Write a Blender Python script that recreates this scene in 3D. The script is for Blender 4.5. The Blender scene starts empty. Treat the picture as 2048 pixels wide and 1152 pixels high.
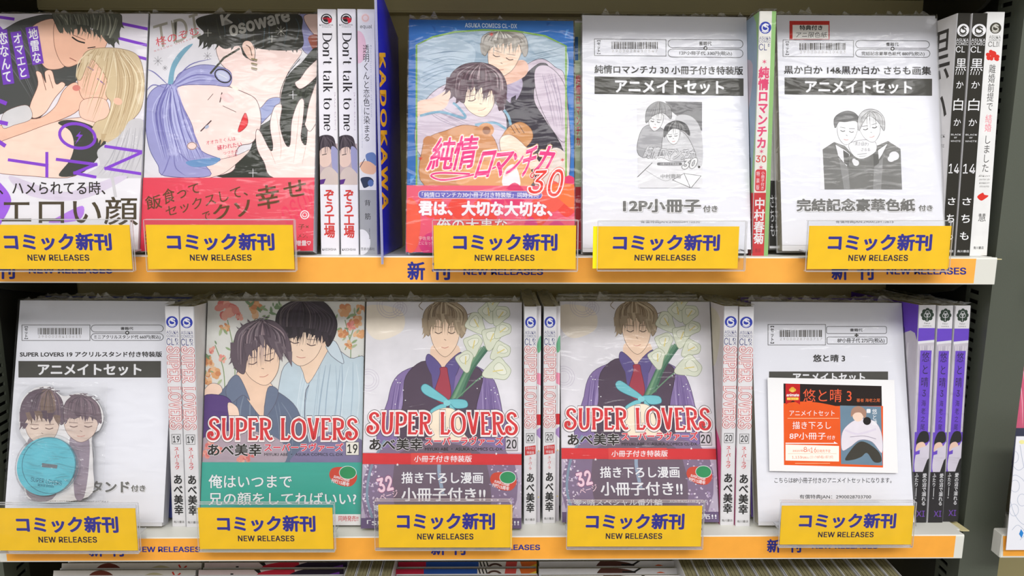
import bpy, bmesh, math, random
from mathutils import Vector, Matrix
from mathutils.geometry import tessellate_polygon

# ------------------------------------------------------------------ camera, world, lights, exposure
sc = bpy.context.scene
col = sc.collection
F_PX, W_PX, H_PX = 1600.0, 2048.0, 1152.0
CAM = Vector((0.0, -0.5914, 0.1086))
YAW, PITCH, ROLL = math.radians(.95), math.radians(10.72), math.radians(.27)
fwd = Vector((math.sin(YAW)*math.cos(PITCH), math.cos(YAW)*math.cos(PITCH), -math.sin(PITCH)))
_r = Vector((math.cos(YAW), -math.sin(YAW), 0)); _u = _r.cross(fwd)
rgt = math.cos(ROLL)*_r + math.sin(ROLL)*_u
upv = -math.sin(ROLL)*_r + math.cos(ROLL)*_u
cam = bpy.data.cameras.new('camera'); cam.sensor_width = 36; cam.lens = 36*F_PX/W_PX
cam.clip_start = .01; cam.clip_end = 50
co = bpy.data.objects.new('camera', cam); col.objects.link(co)
m = Matrix((rgt, upv, -fwd)).transposed().to_4x4(); m.translation = CAM
co.matrix_world = m
sc.camera = co

world = bpy.data.worlds.new('shop'); sc.world = world; world.use_nodes = True
bg = world.node_tree.nodes['Background']; bg.inputs[0].default_value = (1, .975, .95, 1); bg.inputs[1].default_value = .72

def area(name, loc, rot, sx, sy, power, colr=(1, 1, 1)):
    l = bpy.data.lights.new(name, 'AREA'); l.shape = 'RECTANGLE'; l.size = sx; l.size_y = sy
    l.energy = power; l.color = colr
    o = bpy.data.objects.new(name, l); o.location = loc; o.rotation_euler = rot; col.objects.link(o)
    return o
# shop ceiling luminaires: rows of tubes running along the aisle in front of the rack
area('ceiling_light', (-.2, -1.0, 1.55), (math.radians(33), 0, 0), 2.6, .35, 11, (1, .985, .96))
area('ceiling_light', (.3, -2.1, 1.6), (math.radians(50), 0, 0), 2.8, .4, 56, (1, .985, .97))
area('ceiling_light', (1.3, -1.5, 1.6), (math.radians(35), 0, math.radians(35)), .4, 1.6, 7, (.97, .98, 1))
sc.view_settings.view_transform = 'Standard'; sc.view_settings.look = 'None'
sc.view_settings.gamma = 1; sc.view_settings.use_curve_mapping = False
sc.view_settings.exposure = -0.3

# ------------------------------------------------------------------ colour and materials
def s2l(c):
    c = c/255
    return c/12.92 if c <= .04045 else ((c+.055)/1.055)**2.4
def C(rgb): return (s2l(rgb[0]), s2l(rgb[1]), s2l(rgb[2]), 1)

def mat(name, rgb, rough=.5, metal=0, spec=.5, noise=0, nscale=40, bump=0, bscale=200, coat=0):
    m = bpy.data.materials.new(name); m.use_nodes = True
    nt = m.node_tree; b = nt.nodes['Principled BSDF']
    b.inputs['Base Color'].default_value = C(rgb); b.inputs['Roughness'].default_value = rough
    b.inputs['Metallic'].default_value = metal; b.inputs['Specular IOR Level'].default_value = spec
    b.inputs['Coat Weight'].default_value = coat
    tc = nt.nodes.new('ShaderNodeTexCoord')
    if noise:
        n = nt.nodes.new('ShaderNodeTexNoise'); n.inputs['Scale'].default_value = nscale; n.inputs['Detail'].default_value = 5
        r = nt.nodes.new('ShaderNodeMapRange'); r.inputs[3].default_value = 1-noise; r.inputs[4].default_value = 1+noise
        mx = nt.nodes.new('ShaderNodeVectorMath'); mx.operation = 'SCALE'; mx.inputs[0].default_value = C(rgb)[:3]
        nt.links.new(tc.outputs['Object'], n.inputs['Vector']); nt.links.new(n.outputs[0], r.inputs[0])
        nt.links.new(r.outputs[0], mx.inputs['Scale']); nt.links.new(mx.outputs[0], b.inputs['Base Color'])
    if bump:
        n2 = nt.nodes.new('ShaderNodeTexNoise'); n2.inputs['Scale'].default_value = bscale; n2.inputs['Detail'].default_value = 3
        bp = nt.nodes.new('ShaderNodeBump'); bp.inputs['Strength'].default_value = bump; bp.inputs['Distance'].default_value = .001
        nt.links.new(tc.outputs['Object'], n2.inputs['Vector']); nt.links.new(n2.outputs[0], bp.inputs['Height'])
        nt.links.new(bp.outputs[0], b.inputs['Normal'])
    return m

def mat_print():
    m = bpy.data.materials.new('printed_ink'); m.use_nodes = True
    nt = m.node_tree; b = nt.nodes['Principled BSDF']; b.inputs['Roughness'].default_value = .8
    b.inputs['Specular IOR Level'].default_value = .35
    a = nt.nodes.new('ShaderNodeVertexColor'); a.layer_name = 'ink'
    tc = nt.nodes.new('ShaderNodeTexCoord')
    n = nt.nodes.new('ShaderNodeTexNoise'); n.inputs['Scale'].default_value = 90; n.inputs['Detail'].default_value = 6
    r = nt.nodes.new('ShaderNodeMapRange'); r.inputs[3].default_value = .9; r.inputs[4].default_value = 1.1
    mx = nt.nodes.new('ShaderNodeVectorMath'); mx.operation = 'SCALE'
    nt.links.new(tc.outputs['Object'], n.inputs['Vector']); nt.links.new(n.outputs[0], r.inputs[0])
    nt.links.new(a.outputs[0], mx.inputs[0]); nt.links.new(r.outputs[0], mx.inputs['Scale'])
    nt.links.new(mx.outputs[0], b.inputs['Base Color'])
    return m

def mat_film(name, base, milky, bump, scale, rough=.06, gain=.55):
    """clear packing film: see-through with a glossy wrinkled surface and a trace of haze"""
    m = bpy.data.materials.new(name); m.use_nodes = True
    nt = m.node_tree; nt.nodes.clear()
    out = nt.nodes.new('ShaderNodeOutputMaterial'); tr = nt.nodes.new('ShaderNodeBsdfTransparent')
    tr.inputs[0].default_value = (.99, .99, .99, 1)
    gl = nt.nodes.new('ShaderNodeBsdfGlossy'); gl.inputs['Roughness'].default_value = rough
    df = nt.nodes.new('ShaderNodeBsdfDiffuse'); df.inputs[0].default_value = (.85, .85, .86, 1)
    fr = nt.nodes.new('ShaderNodeFresnel'); fr.inputs[0].default_value = 1.42
    ad = nt.nodes.new('ShaderNodeMath'); ad.operation = 'ADD'; ad.inputs[1].default_value = base
    tc = nt.nodes.new('ShaderNodeTexCoord'); mp = nt.nodes.new('ShaderNodeMapping')
    mp.inputs['Rotation'].default_value = (0, math.radians(32), 0); mp.inputs['Scale'].default_value = (1, 1, 3.2)
    n = nt.nodes.new('ShaderNodeTexNoise'); n.inputs['Scale'].default_value = scale; n.inputs['Detail'].default_value = 2.5
    n.inputs['Distortion'].default_value = .8
    bp = nt.nodes.new('ShaderNodeBump'); bp.inputs['Strength'].default_value = bump; bp.inputs['Distance'].default_value = .004
    nt.links.new(tc.outputs['Object'], mp.inputs[0]); nt.links.new(mp.outputs[0], n.inputs['Vector'])
    nt.links.new(n.outputs[0], bp.inputs['Height'])
    for q in (gl, fr, df): nt.links.new(bp.outputs[0], q.inputs['Normal'])
    m1 = nt.nodes.new('ShaderNodeMixShader'); m2 = nt.nodes.new('ShaderNodeMixShader'); m1.inputs[0].default_value = milky
    nt.links.new(tr.outputs[0], m1.inputs[1]); nt.links.new(df.outputs[0], m1.inputs[2])
    ml = nt.nodes.new('ShaderNodeMath'); ml.operation = 'MULTIPLY'; ml.inputs[1].default_value = gain; nt.links.new(fr.outputs[0], ml.inputs[0]); nt.links.new(ml.outputs[0], ad.inputs[0]); ad.use_clamp = True; nt.links.new(ad.outputs[0], m2.inputs[0])
    nt.links.new(m1.outputs[0], m2.inputs[1]); nt.links.new(gl.outputs[0], m2.inputs[2])
    nt.links.new(m2.outputs[0], out.inputs[0])
    return m

INK = mat_print()
M_FILM = mat_film('packing_film', 0, .014, .28, 30, .1, .48)
M_CRIMP = mat_film('crumpled_film', .05, .3, .9, 120, .15)
M_ACRYL = mat_film('clear_acrylic', -.008, .006, .06, 9, .04, .4)
M_ACEDGE = mat_film('acrylic_edge', .12, .35, .1, 60, .1)
M_WHITE = mat('white_cover_stock', (226, 226, 230), .4)
M_PAPER = mat('white_copy_paper', (232, 233, 241), .75, bump=.15, bscale=60)
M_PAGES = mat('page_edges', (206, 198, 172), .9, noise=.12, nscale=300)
M_METAL = mat('white_painted_metal', (222, 222, 214), .4, noise=.03)
M_FRAME = mat('grey_green_painted_steel', (80, 85, 74), .45, noise=.05, nscale=14, bump=.1, bscale=900)
M_BACK = mat('olive_back_panel', (196, 184, 134), .6, noise=.05, nscale=10)
M_UNDER = mat('olive_underside', (205, 194, 146), .6, noise=.05, nscale=10)
M_DARK = mat('dark_steel_and_shade', (26, 27, 24), .5)  # steel of the brackets, also the painted shade in the posts
M_BLUE = mat('blue_divider_plastic', (8, 20, 216), .3)
M_YCARD = mat('yellow_card', (250, 200, 16), .5)
M_TEAL = mat('teal_acrylic_disc', (92, 190, 208), .2)
M_WALL = mat('shop_wall_paint', (190, 186, 176), .8, noise=.03, nscale=3)
M_FLOOR = mat('vinyl_floor', (160, 156, 148), .5, noise=.05, nscale=6)

# ------------------------------------------------------------------ object helpers
def link_mesh(name, verts, faces, material, parent=None, smooth=False):
    me = bpy.data.meshes.new(name); me.from_pydata(verts, [], faces); me.materials.append(material)
    if smooth:
        for p in me.polygons: p.use_smooth = True
    me.update()
    o = bpy.data.objects.new(name, me); col.objects.link(o)
    if parent: o.parent = parent
    return o
class MB:
    def __init__(s): s.v = []; s.f = []
    def box(s, x0, x1, y0, y1, z0, z1):
        n = len(s.v)
        s.v += [(x0,y0,z0),(x1,y0,z0),(x1,y1,z0),(x0,y1,z0),(x0,y0,z1),(x1,y0,z1),(x1,y1,z1),(x0,y1,z1)]
        s.f += [tuple(n+i for i in q) for q in ((0,3,2,1),(4,5,6,7),(0,1,5,4),(1,2,6,5),(2,3,7,6),(3,0,4,7))]
        return s
    def grid(s, fn, nu, nv):
        n = len(s.v)
        for j in range(nv+1):
            for i in range(nu+1): s.v.append(fn(i/nu, j/nv))
        for j in range(nv):
            for i in range(nu):
                a = n+j*(nu+1)+i; s.f.append((a, a+1, a+nu+2, a+nu+1))
        return s
    def extrude(s, pts, x0, x1):
        """profile pts in (y, z), extruded along x"""
        n = len(s.v); k = len(pts)
        s.v += [(x0, p[0], p[1]) for p in pts]+[(x1, p[0], p[1]) for p in pts]
        s.f += [tuple(n+i for i in range(k))[::-1], tuple(n+k+i for i in range(k))]
        s.f += [(n+i, n+(i+1) % k, n+k+(i+1) % k, n+k+i) for i in range(k)]
        return s
    def build(s, name, material, parent=None, smooth=False, bevel=0):
        o = link_mesh(name, s.v, s.f, material, parent, smooth)
        if bevel:
            b = bmesh.new(); b.from_mesh(o.data)
            bmesh.ops.bevel(b, geom=b.edges[:], offset=bevel, segments=2, affect='EDGES'); b.to_mesh(o.data); b.free()
        return o
def thing(name, label, cat, group=None, loc=(0, 0, 0), rot=(0, 0, 0)):
    o = bpy.data.objects.new(name, None); col.objects.link(o); o.empty_display_size = .02
    o.location = loc; o.rotation_euler = rot; o['label'] = label; o['category'] = cat
    if group: o['group'] = group
    return o
def mw(o):   # world matrix of a top-level empty
    return Matrix.Translation(o.location) @ o.rotation_euler.to_matrix().to_4x4()
def ray(x, y): return (x-W_PX/2)/F_PX*rgt - (y-H_PX/2)/F_PX*upv + fwd
def at(x, y, Y):
    d = ray(x, y); return CAM + d*((Y-CAM.y)/d.y)

class Plane:
    """a plane of a thing: reads a photo pixel as a point of that real surface"""
    def __init__(s, M, axis='y', off=0.0):
        s.Mi = M.inverted(); s.R = s.Mi.to_3x3(); s.axis = 'xyz'.index(axis); s.off = off; s.o = s.Mi @ CAM
    def __call__(s, x, y):
        d = s.R @ ray(x, y); t = (s.off - s.o[s.axis])/d[s.axis]; p = s.o + d*t
        return (p.x, p.z) if s.axis == 1 else (p.y, p.z)

def face(fn):   # Blender's own interface faces; its built-in face (with fallback) is used where they are missing
    try:
        import os
        return bpy.data.fonts.load(os.path.join(bpy.utils.resource_path('LOCAL'), 'datafiles', 'fonts', fn))
    except Exception: return None
FACE_L = face('Inter.woff2')
_tcache = {}
def text_tris(body, off=0.0, vertical=False, space=1.0, shear=0):
    key = (body, round(off, 4), vertical, space, shear)
    if key in _tcache: return _tcache[key]
    c = bpy.data.curves.new('t', 'FONT')
    c.body = '\n'.join(body) if vertical else body
    F_ = FACE_L if body.isascii() else None
    if F_: c.font = F_
    c.size = 1; c.offset = off; c.resolution_u = 3; c.shear = shear
    if vertical: c.align_x = 'CENTER'; c.space_line = space*.98
    else: c.space_character = space
    o = bpy.data.objects.new('t', c); col.objects.link(o); bpy.context.view_layer.update()
    dg = bpy.context.evaluated_depsgraph_get(); me = bpy.data.meshes.new_from_object(o.evaluated_get(dg))
    me.calc_loop_triangles()
    v = [(p.co.x, p.co.y) for p in me.vertices]; t = [tuple(q.vertices) for q in me.loop_triangles]
    bpy.data.objects.remove(o); bpy.data.curves.remove(c); bpy.data.meshes.remove(me)
    _tcache[key] = (v, t); return _tcache[key]

def spline(pts, closed=True, n=6):
    out = []; k = len(pts)
    rng = range(k) if closed else range(k-1)
    for i in rng:
        p = [pts[(i+j) % k] if closed else pts[min(max(i+j, 0), k-1)] for j in (-1, 0, 1, 2)]
        for s in range(n):
            t = s/n; a = []
            for d in (0, 1):
                a.append(.5*(2*p[1][d]+(p[2][d]-p[0][d])*t+(2*p[0][d]-5*p[1][d]+4*p[2][d]-p[3][d])*t*t+(-p[0][d]+3*p[1][d]-3*p[2][d]+p[3][d])*t**3))
            out.append(tuple(a))
    if not closed: out.append(tuple(pts[-1]))
    return out

class Print:
    """flat print on a plane: coloured ink shapes, gathered into named child meshes"""
    def __init__(s, fmap, clip=None, axis='y', off=0.0, sign=-1, base=.00005):
        s.map = fmap; s.clip = clip; s.axis = axis; s.off = off; s.sign = sign; s.d = 0.0; s.base = base
        s.bags = {}; s.name = 'cover_print'
    def bag(s, name): s.name = name; return s
    def tri(s, pts, tris, colr, step=1e-6):
        V, Fc, Cc = s.bags.setdefault(s.name, ([], [], []))
        s.d += step; d = s.off + s.sign*(s.base + s.d)
        uv = [s.map(*p) for p in pts]
        cl = colr if callable(colr) else None
        c0 = None if cl else C(colr)
        cp = s.clip
        for t in tris:
            P = [uv[i] for i in t]; Q = [pts[i] for i in t]
            if cp:
                x0, x1, z0, z1 = cp
                if all(x0 <= p[0] <= x1 and z0 <= p[1] <= z1 for p in P): pass
                else:
                    L = list(zip(P, Q))
                    for ax, lim, sg in ((0, x0, 1), (0, x1, -1), (1, z0, 1), (1, z1, -1)):
                        N = []
                        for i in range(len(L)):
                            a, b = L[i], L[(i+1) % len(L)]
                            da, db = sg*(a[0][ax]-lim), sg*(b[0][ax]-lim)
                            if da >= 0: N.append(a)
                            if (da > 0) != (db > 0) and da != db and da*db < 0:
                                t_ = da/(da-db)
                                N.append((tuple(a[0][q]+(b[0][q]-a[0][q])*t_ for q in (0, 1)), tuple(a[1][q]+(b[1][q]-a[1][q])*t_ for q in (0, 1))))
                        L = N
                        if len(L) < 3: break
                    if len(L) < 3: continue
                    P = [a[0] for a in L]; Q = [a[1] for a in L]
            n = len(V)
            for p, q in zip(P, Q):
                V.append((p[0], d, p[1]) if s.axis == 'y' else (d, p[0], p[1]))
                Cc.append(C(cl(*q)) if cl else c0)
            # orient toward -sign
            a = (P[1][0]-P[0][0])*(P[2][1]-P[0][1])-(P[2][0]-P[0][0])*(P[1][1]-P[0][1])
            idx = list(range(n, n+len(P)))
            want = (a > 0) if (s.axis == 'y') == (s.sign < 0) else (a < 0)
            if s.axis != 'y': want = (a > 0) if s.sign > 0 else (a < 0)
            Fc.append(tuple(idx) if want else tuple(idx[::-1]))
    def poly(s, pts, colr, smooth=False, edge=None, n=5):
        if smooth: pts = spline(pts, True, n)
        if len(pts) < 3: return
        tr = tessellate_polygon([[Vector((p[0], p[1], 0)) for p in pts]])
        s.tri(pts, tr, colr)
        if edge: s.line(pts+[pts[0]], edge[1], edge[0])
    def rect(s, x0, y0, x1, y1, colr): s.tri([(x0, y0), (x1, y0), (x1, y1), (x0, y1)], [(0, 1, 2), (0, 2, 3)], colr)
    def quad(s, q, colr): s.tri(list(q), [(0, 1, 2), (0, 2, 3)], colr)
    def line(s, pts, w, colr, smooth=False, taper=False, nib=None, closed=False):
        if smooth: pts = spline(pts, closed, 5)
        if closed and not smooth: pts = list(pts)+[pts[0]]
        if closed and smooth: pts = pts+[pts[0]]
        if len(pts) <= 7 and not smooth and not taper and not nib:
            for a, b in zip(pts[:-1], pts[1:]):
                l = math.hypot(b[0]-a[0], b[1]-a[1]) or 1; ux, uy = (b[0]-a[0])/l*w*.5, (b[1]-a[1])/l*w*.5
                s.tri([(a[0]-ux-uy, a[1]-uy+ux), (b[0]+ux-uy, b[1]+uy+ux), (b[0]+ux+uy, b[1]+uy-ux), (a[0]-ux+uy, a[1]-uy-ux)], [(0, 1, 2), (0, 2, 3)], colr, 2e-7)
            return
        L = []; k = len(pts)
        for i, p in enumerate(pts):
            a = pts[max(i-1, 0)]; b = pts[min(i+1, k-1)]
            if closed and i in (0, k-1): a, b = pts[-2], pts[1]
            dx, dy = b[0]-a[0], b[1]-a[1]; l = math.hypot(dx, dy) or 1
            ww = w*.5
            if nib: ww = .5*(nib+(w-nib)*abs(dy)/l)
            if taper: ww *= max(.08, math.sin(math.pi*min(1, (.12+.88*i/(k-1)))))
            L.append(((p[0]-dy/l*ww, p[1]+dx/l*ww), (p[0]+dy/l*ww, p[1]-dx/l*ww)))
        P = [q for a in L for q in a]; T = []
        for i in range(k-1): T += [(2*i, 2*i+1, 2*i+3), (2*i, 2*i+3, 2*i+2)]
        s.tri(P, T, colr)
    def ell(s, cx, cy, rx, ry, colr, rot=0, n=28, a0=0, a1=360):
        r = math.radians(rot); pts = []
        for i in range(n+1 if a1-a0 < 360 else n):
            t = math.radians(a0+(a1-a0)*i/n); x, y = rx*math.cos(t), ry*math.sin(t)
            pts.append((cx+x*math.cos(r)-y*math.sin(r), cy+x*math.sin(r)+y*math.cos(r)))
        s.poly(pts, colr)
    def ring(s, cx, cy, rx, ry, w, colr, rot=0, n=28, a0=0, a1=360):
        r = math.radians(rot); pts = []
        for i in range(n+1):
            t = math.radians(a0+(a1-a0)*i/n); x, y = rx*math.cos(t), ry*math.sin(t)
            pts.append((cx+x*math.cos(r)-y*math.sin(r), cy+x*math.sin(r)+y*math.cos(r)))
        s.line(pts, w, colr)
    def rrect(s, x0, y0, x1, y1, r, colr=None, edge=None, w=1, skew=0):
        pts = []
        for cx, cy, a in ((x1-r, y1-r, 0), (x0+r, y1-r, 90), (x0+r, y0+r, 180), (x1-r, y0+r, 270)):
            for i in range(5):
                t = math.radians(a+90*i/4); px, py = cx+r*math.cos(t), cy+r*math.sin(t)
                pts.append((px, py+skew*(px-x0)/(x1-x0)))
        if colr: s.poly(pts, colr)
        if edge: s.line(pts+[pts[0]], w, edge)
    def text(s, body, q, colr, bold=.012, out=(), vertical=False, space=1.0, cw=False, shear=0, skew=0):
        """q: (x0,y0,x1,y1) box of the ink, or four corners tl,tr,br,bl"""
        if len(q) == 4 and not isinstance(q[0], tuple):
            x0, y0, x1, y1 = q; q = [(x0, y0), (x1, y0+skew), (x1, y1+skew), (x0, y1)]
        if cw: q = [q[1], q[2], q[3], q[0]]
        if vertical:
            for a_, b_ in (('ー', '｜'), ('【', '︻'), ('】', '︼'), ('［', '﹇'), ('］', '﹈')): body = body.replace(a_, b_)
        v0, tr_ = text_tris(body, 0, vertical, space, shear)
        if not v0: return
        bb = max(bold, 0)*.8
        a0 = min(v[0] for v in v0)-bb; a1 = max(v[0] for v in v0)+bb; b0 = min(v[1] for v in v0)-bb; b1 = max(v[1] for v in v0)+bb
        tl, tr, br, bl = q
        for off, cc in list(out)+[(0, colr)]:
            r = bold+off
            if r < .006: sh = [(0, 0)]
            elif r < .03: sh = [(r, r*.8), (-r, r*.8), (r, -r*.8), (-r, -r*.8)]
            else:
                sh = [(r*math.cos(t*math.pi/4), r*.9*math.sin(t*math.pi/4)) for t in range(8)]
                if r > .06: sh += [(x*.5, y*.5) for x, y in sh[::2]]
            for dx, dy in sh:
                P = []
                for x, y in v0:
                    u = (x+dx-a0)/(a1-a0 or 1); w = (b1-y-dy)/(b1-b0 or 1)
                    P.append(tuple((tl[i]*(1-u)+tr[i]*u)*(1-w)+(bl[i]*(1-u)+br[i]*u)*w for i in (0, 1)))
                s.tri(P, tr_, cc, 4e-7)
            s.d += 6e-7
    def strands(s, g0, g1, n, w, cols, seed=1, jit=2.0):
        R = random.Random(seed); k = max(len(g0), len(g1))
        for i in range(n):
            t = (i+R.random()*.8)/n
            pts = [(a[0]*(1-t)+b[0]*t+R.uniform(-jit, jit), a[1]*(1-t)+b[1]*t+R.uniform(-jit, jit)) for a, b in zip(g0, g1)]
            s.line(pts, w*R.uniform(.5, 1.3), R.choice(cols), smooth=True, taper=True)
    def fringe(s, line, n, ln, w, cols, seed=1, dx=0):
        """pointed locks hanging from a hairline"""
        R = random.Random(seed); L = spline(line, False, 8); k = len(L)
        for i in range(n):
            x, y = L[min(k-1, int((i+R.random()*.6)/n*k))]; d = R.uniform(-.25, .25)*ln+dx; l = ln*R.uniform(.5, 1.15); ww = w*R.uniform(.7, 1.2)
            s.poly([(x-ww, y-ww), (x+ww, y-ww), (x+ww*.5+d*.6, y+l*.55), (x+d, y+l), (x-ww*.5+d*.4, y+l*.5)], R.choice(cols))
    def flush(s, parent, names=None):
        for nm, (V, Fc, Cc) in s.bags.items():
            if not Fc: continue
            me = bpy.data.meshes.new(nm); me.from_pydata(V, [], Fc); me.materials.append(INK)
            at_ = me.color_attributes.new('ink', 'FLOAT_COLOR', 'POINT')
            at_.data.foreach_set('color', [x for c in Cc for x in c])
            o = bpy.data.objects.new(nm, me); col.objects.link(o); o.parent = parent
        s.bags = {}

def vgrad(y0, c0, y1, c1):
    def f(x, y):
        t = min(1, max(0, (y-y0)/(y1-y0))); return tuple(a+(b-a)*t for a, b in zip(c0, c1))
    return f
def hgrad(x0, c0, x1, c1):
    def f(x, y):
        t = min(1, max(0, (x-x0)/(x1-x0))); return tuple(a+(b-a)*t for a, b in zip(c0, c1))
    return f
WH = (236, 236, 240); BK = (28, 27, 26)

# ------------------------------------------------------------------ the setting
def struct(o): o['kind'] = 'structure'; return o
struct(MB().box(-2.5, 2.5, .42, .5, -1.5, 1.7).build('wall_back', M_WALL))
struct(MB().box(-2.5, 2.5, -3, .5, -1.56, -1.5).build('floor', M_FLOOR))

# ------------------------------------------------------------------ display rack
GAP = .226; Z0 = .0205; TS = math.tan(math.radians(5)); LX, RX = -.3966, .3760
def surf(y, row): return Z0 - TS*y - GAP*row
rack = thing('display_rack', 'grey green steel shop rack with white shelves edged in orange strip', 'shelving', loc=(0, 0, -1.5))
def rk(v): return v+1.5
def local_rack(mb):  # shapes are written in room height, the rack's base stands on the floor
    mb.v = [(a, b, c+1.5) for a, b, c in mb.v]; return mb
local_rack(MB().box(-.43, .4275, .172, .176, -1.5, .62)).build('back_panel', M_BACK, rack)
def upright(x0, x1, inner, sgn):
    """slotted post: front face, outer side and an inner side plate with real slots"""
    mb = MB()
    mb.box(x0, x1, .030, .033, -1.5, .62)
    outer = x1 if sgn > 0 else x0
    mb.box(min(outer, outer-sgn*.002), max(outer, outer-sgn*.002), .033, .17, -1.5, .62)
    a, b = sorted((inner, inner+sgn*.0015))
    mb.box(a, b, .033, .0465, -1.5, .62); mb.box(a, b, .060, .064, -1.5, .62)
    local_rack(MB().box(a, b, .064, .17, -1.5, .62)).build('inner_cheek', M_DARK, rack)  # rear of the inner plate, shadow put into its near-black colour
    z = -.5
    while z < .4:
        mb.box(a, b, .0465, .060, z, z+.0046); z += .0081
    mb.box(a, b, .0465, .060, -1.5, -.5); mb.box(a, b, .0465, .060, .4, .62)
    local_rack(mb).build('upright', M_FRAME, rack)
    local_rack(MB().box(min(a, b)+(.004 if sgn > 0 else -.006), max(a, b)+(.006 if sgn > 0 else -.004), .036, .07, -.52, .42)).build('slot_shade', M_DARK, rack)  # added dark box, stands for the shade inside the slots
upright(.3935, .4275, .3935, 1)
upright(-.4486, -.4146, -.4146, -1)

ORANGE = (250, 176, 74); ORANGE2 = (247, 170, 62); NAVY = (42, 48, 140)
def shelf(row, strip=True):
    dz = -GAP*row
    mb = MB()
    z0 = Z0+dz; zb = z0-TS*.17
    # folded sheet: front lip, sloped deck, back flange
    mb.extrude([(0, dz), (0, z0-.0012), (.0006, z0), (.012, z0-TS*.012), (.012, z0-TS*.012-.0016), (.0016, z0-.0024), (.0016, dz+.0016), (.012, dz+.0016), (.012, dz)], LX, RX)
    mb.extrude([(.012, z0-TS*.012), (.17, zb), (.17, zb-.0016), (.012, z0-TS*.012-.0016)], -.411, .379)
    o = local_rack(mb).build('shelf', M_METAL, rack)
    un = MB().extrude([(.0125, z0-TS*.012-.0017), (.17, zb-.0017), (.17, zb-.0024), (.0125, z0-TS*.012-.0024)], -.41, .3875)
    un.box(-.405, .383, .150, .1516, zb-.014, zb-.0024)
    un.box(-.405, .383, .151, .17, zb-.0155, zb-.0138)
    local_rack(un).build('underside', M_UNDER, rack)
    for sx in (-.408, .3775):
        b = MB().extrude([(.17, zb-.004), (.012, z0-TS*.012-.002), (.012, z0-TS*.012-.008), (.06, zb-.022), (.17, zb-.05)], sx, sx+.003)
        local_rack(b).build('bracket', M_DARK, rack)
    for sx in (.325,):
        b = MB().box(sx, sx+.018, .150, .17, zb-.03, zb-.0156)
        local_rack(b).build('clip', M_DARK, rack)
    return o
sh_top = shelf(-1); sh_a = shelf(0); sh_b = shelf(1)
def strip_print(row, shelf_obj, x0, x1, marks):
    T = Plane(Matrix.Identity(4), 'y', 0)
    p = Print(lambda x, y: (T(x, y)[0], T(x, y)[1]+1.5), None, 'y', 0, -1, .0002).bag('label_strip')
    dz = -GAP*row
    def box(a, b, lo, hi, c, d):
        V, Fc, Cc = p.bags.setdefault('label_strip', ([], [], [])); n = len(V)
        V += [(a, -d, lo+1.5), (b, -d, lo+1.5), (b, -d, hi+1.5), (a, -d, hi+1.5)]; Fc.append((n, n+1, n+2, n+3)); Cc += [C(c)]*4
    box(x0, x1, dz+.0009, dz+Z0-.0008, ORANGE if row == 0 else ORANGE2, .0001)
    for body, q, b in marks: p.text(body, q, NAVY, b)
    p.flush(shelf_obj)
strip_print(0, sh_a, -.42, at(1950, 540, 0).x, [
    ('新', (815, 523, 850, 560), .03), ('刊', (864, 524, 900, 560), .03), ('NEW RELEASES', (927, 537, 1086, 550), .02),
    ('新', (1663, 526, 1696, 560), .03), ('刊', (1714, 526, 1747, 560), .03), ('NEW RELEASES', (1773, 535, 1932, 549), .02),
    ('新', (-52, 524, -18, 560), .03), ('刊', (-4, 524, 30, 558), .03), ('NEW RELEASES', (58, 533, 225, 547), .02)])
strip_print(1, sh_b, at(13, 1110, 0).x, at(1909, 1095, 0).x, [
    ('新', (178, 1086, 207, 1113), .03), ('刊', (221, 1086, 248, 1113), .03), ('NEW RELEASES', (272, 1093, 400, 1104), .02),
    ('新', (862, 1083, 891, 1110), .03), ('刊', (903, 1083, 931, 1110), .03), ('NEW RELEASES', (951, 1089, 1080, 1100), .02),
    ('新', (1534, 1078, 1561, 1105), .03), ('刊', (1577, 1078, 1602, 1105), .03), ('NEW RELEASES', (1624, 1087, 1755, 1097), .02)])
strip_print(-1, sh_top, -.39, .355, [])
# low stock deck under the two shelves, level and further forward
local_rack(MB().box(-.411, .3885, -.09, .17, -.452, -.434)).build('stock_deck', M_METAL, rack)
local_rack(MB().box(-.4, .38, -.09, .02, -1.5, -.452)).build('plinth', M_FRAME, rack)

# ------------------------------------------------------------------ films, books
def film_front(parent, w, h, t, seed, top=.008, y=-.0011, crimp=True):
    R = random.Random(seed); ph = R.random()*6
    mb = MB()
    def f(u, v):
        e = min(u, 1-u, v, 1-v); b = min(1, e*12)
        return (-.0008+(w+.0016)*u, y-.0006*b*(1+.5*math.sin(9*u+5*v+ph)+.3*math.sin(23*u-31*v+ph)), -.0004+(h+.0012)*v)
    mb.grid(f, 22, 26)
    mb.grid(lambda u, v: (-.0008, y+(t-y)*u, (h+.0008)*v), 1, 4)
    mb.grid(lambda u, v: (w+.0008, y+(t-y)*u, (h+.0008)*v), 1, 4)
    mb.build('plastic_wrap', M_FILM, parent, True)
    if crimp:
        mb = MB(); n = 40; pk = [R.uniform(.0, 1)**2.5 for _ in range(n+1)]; off = [R.uniform(-.0012, .0012) for _ in range(n+1)]
        k0 = R.randrange(4, n-4)
        for d in (-2, -1, 0, 1, 2): pk[k0+d] += .7*(3-abs(d))/3
        def g(u, v):
            i = min(n, int(round(u*n)))
            return (-.0005+(w+.001)*u, t*.35+off[i]*v+(v*.0015), h+.0001+v*(.0012+top*pk[i])+(.0006*math.sin(u*40+v*5+ph)))
        mb.grid(g, n, 3)
        mb.grid(lambda u, v: (w*u, y*.8+(t*.5-y)*v, h+.0006+.0012*math.sin(v*3.1)+.0006*math.sin(u*33+ph+v*3)), n, 3)
        mb.build('film_crimp', M_CRIMP, parent, False)

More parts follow.
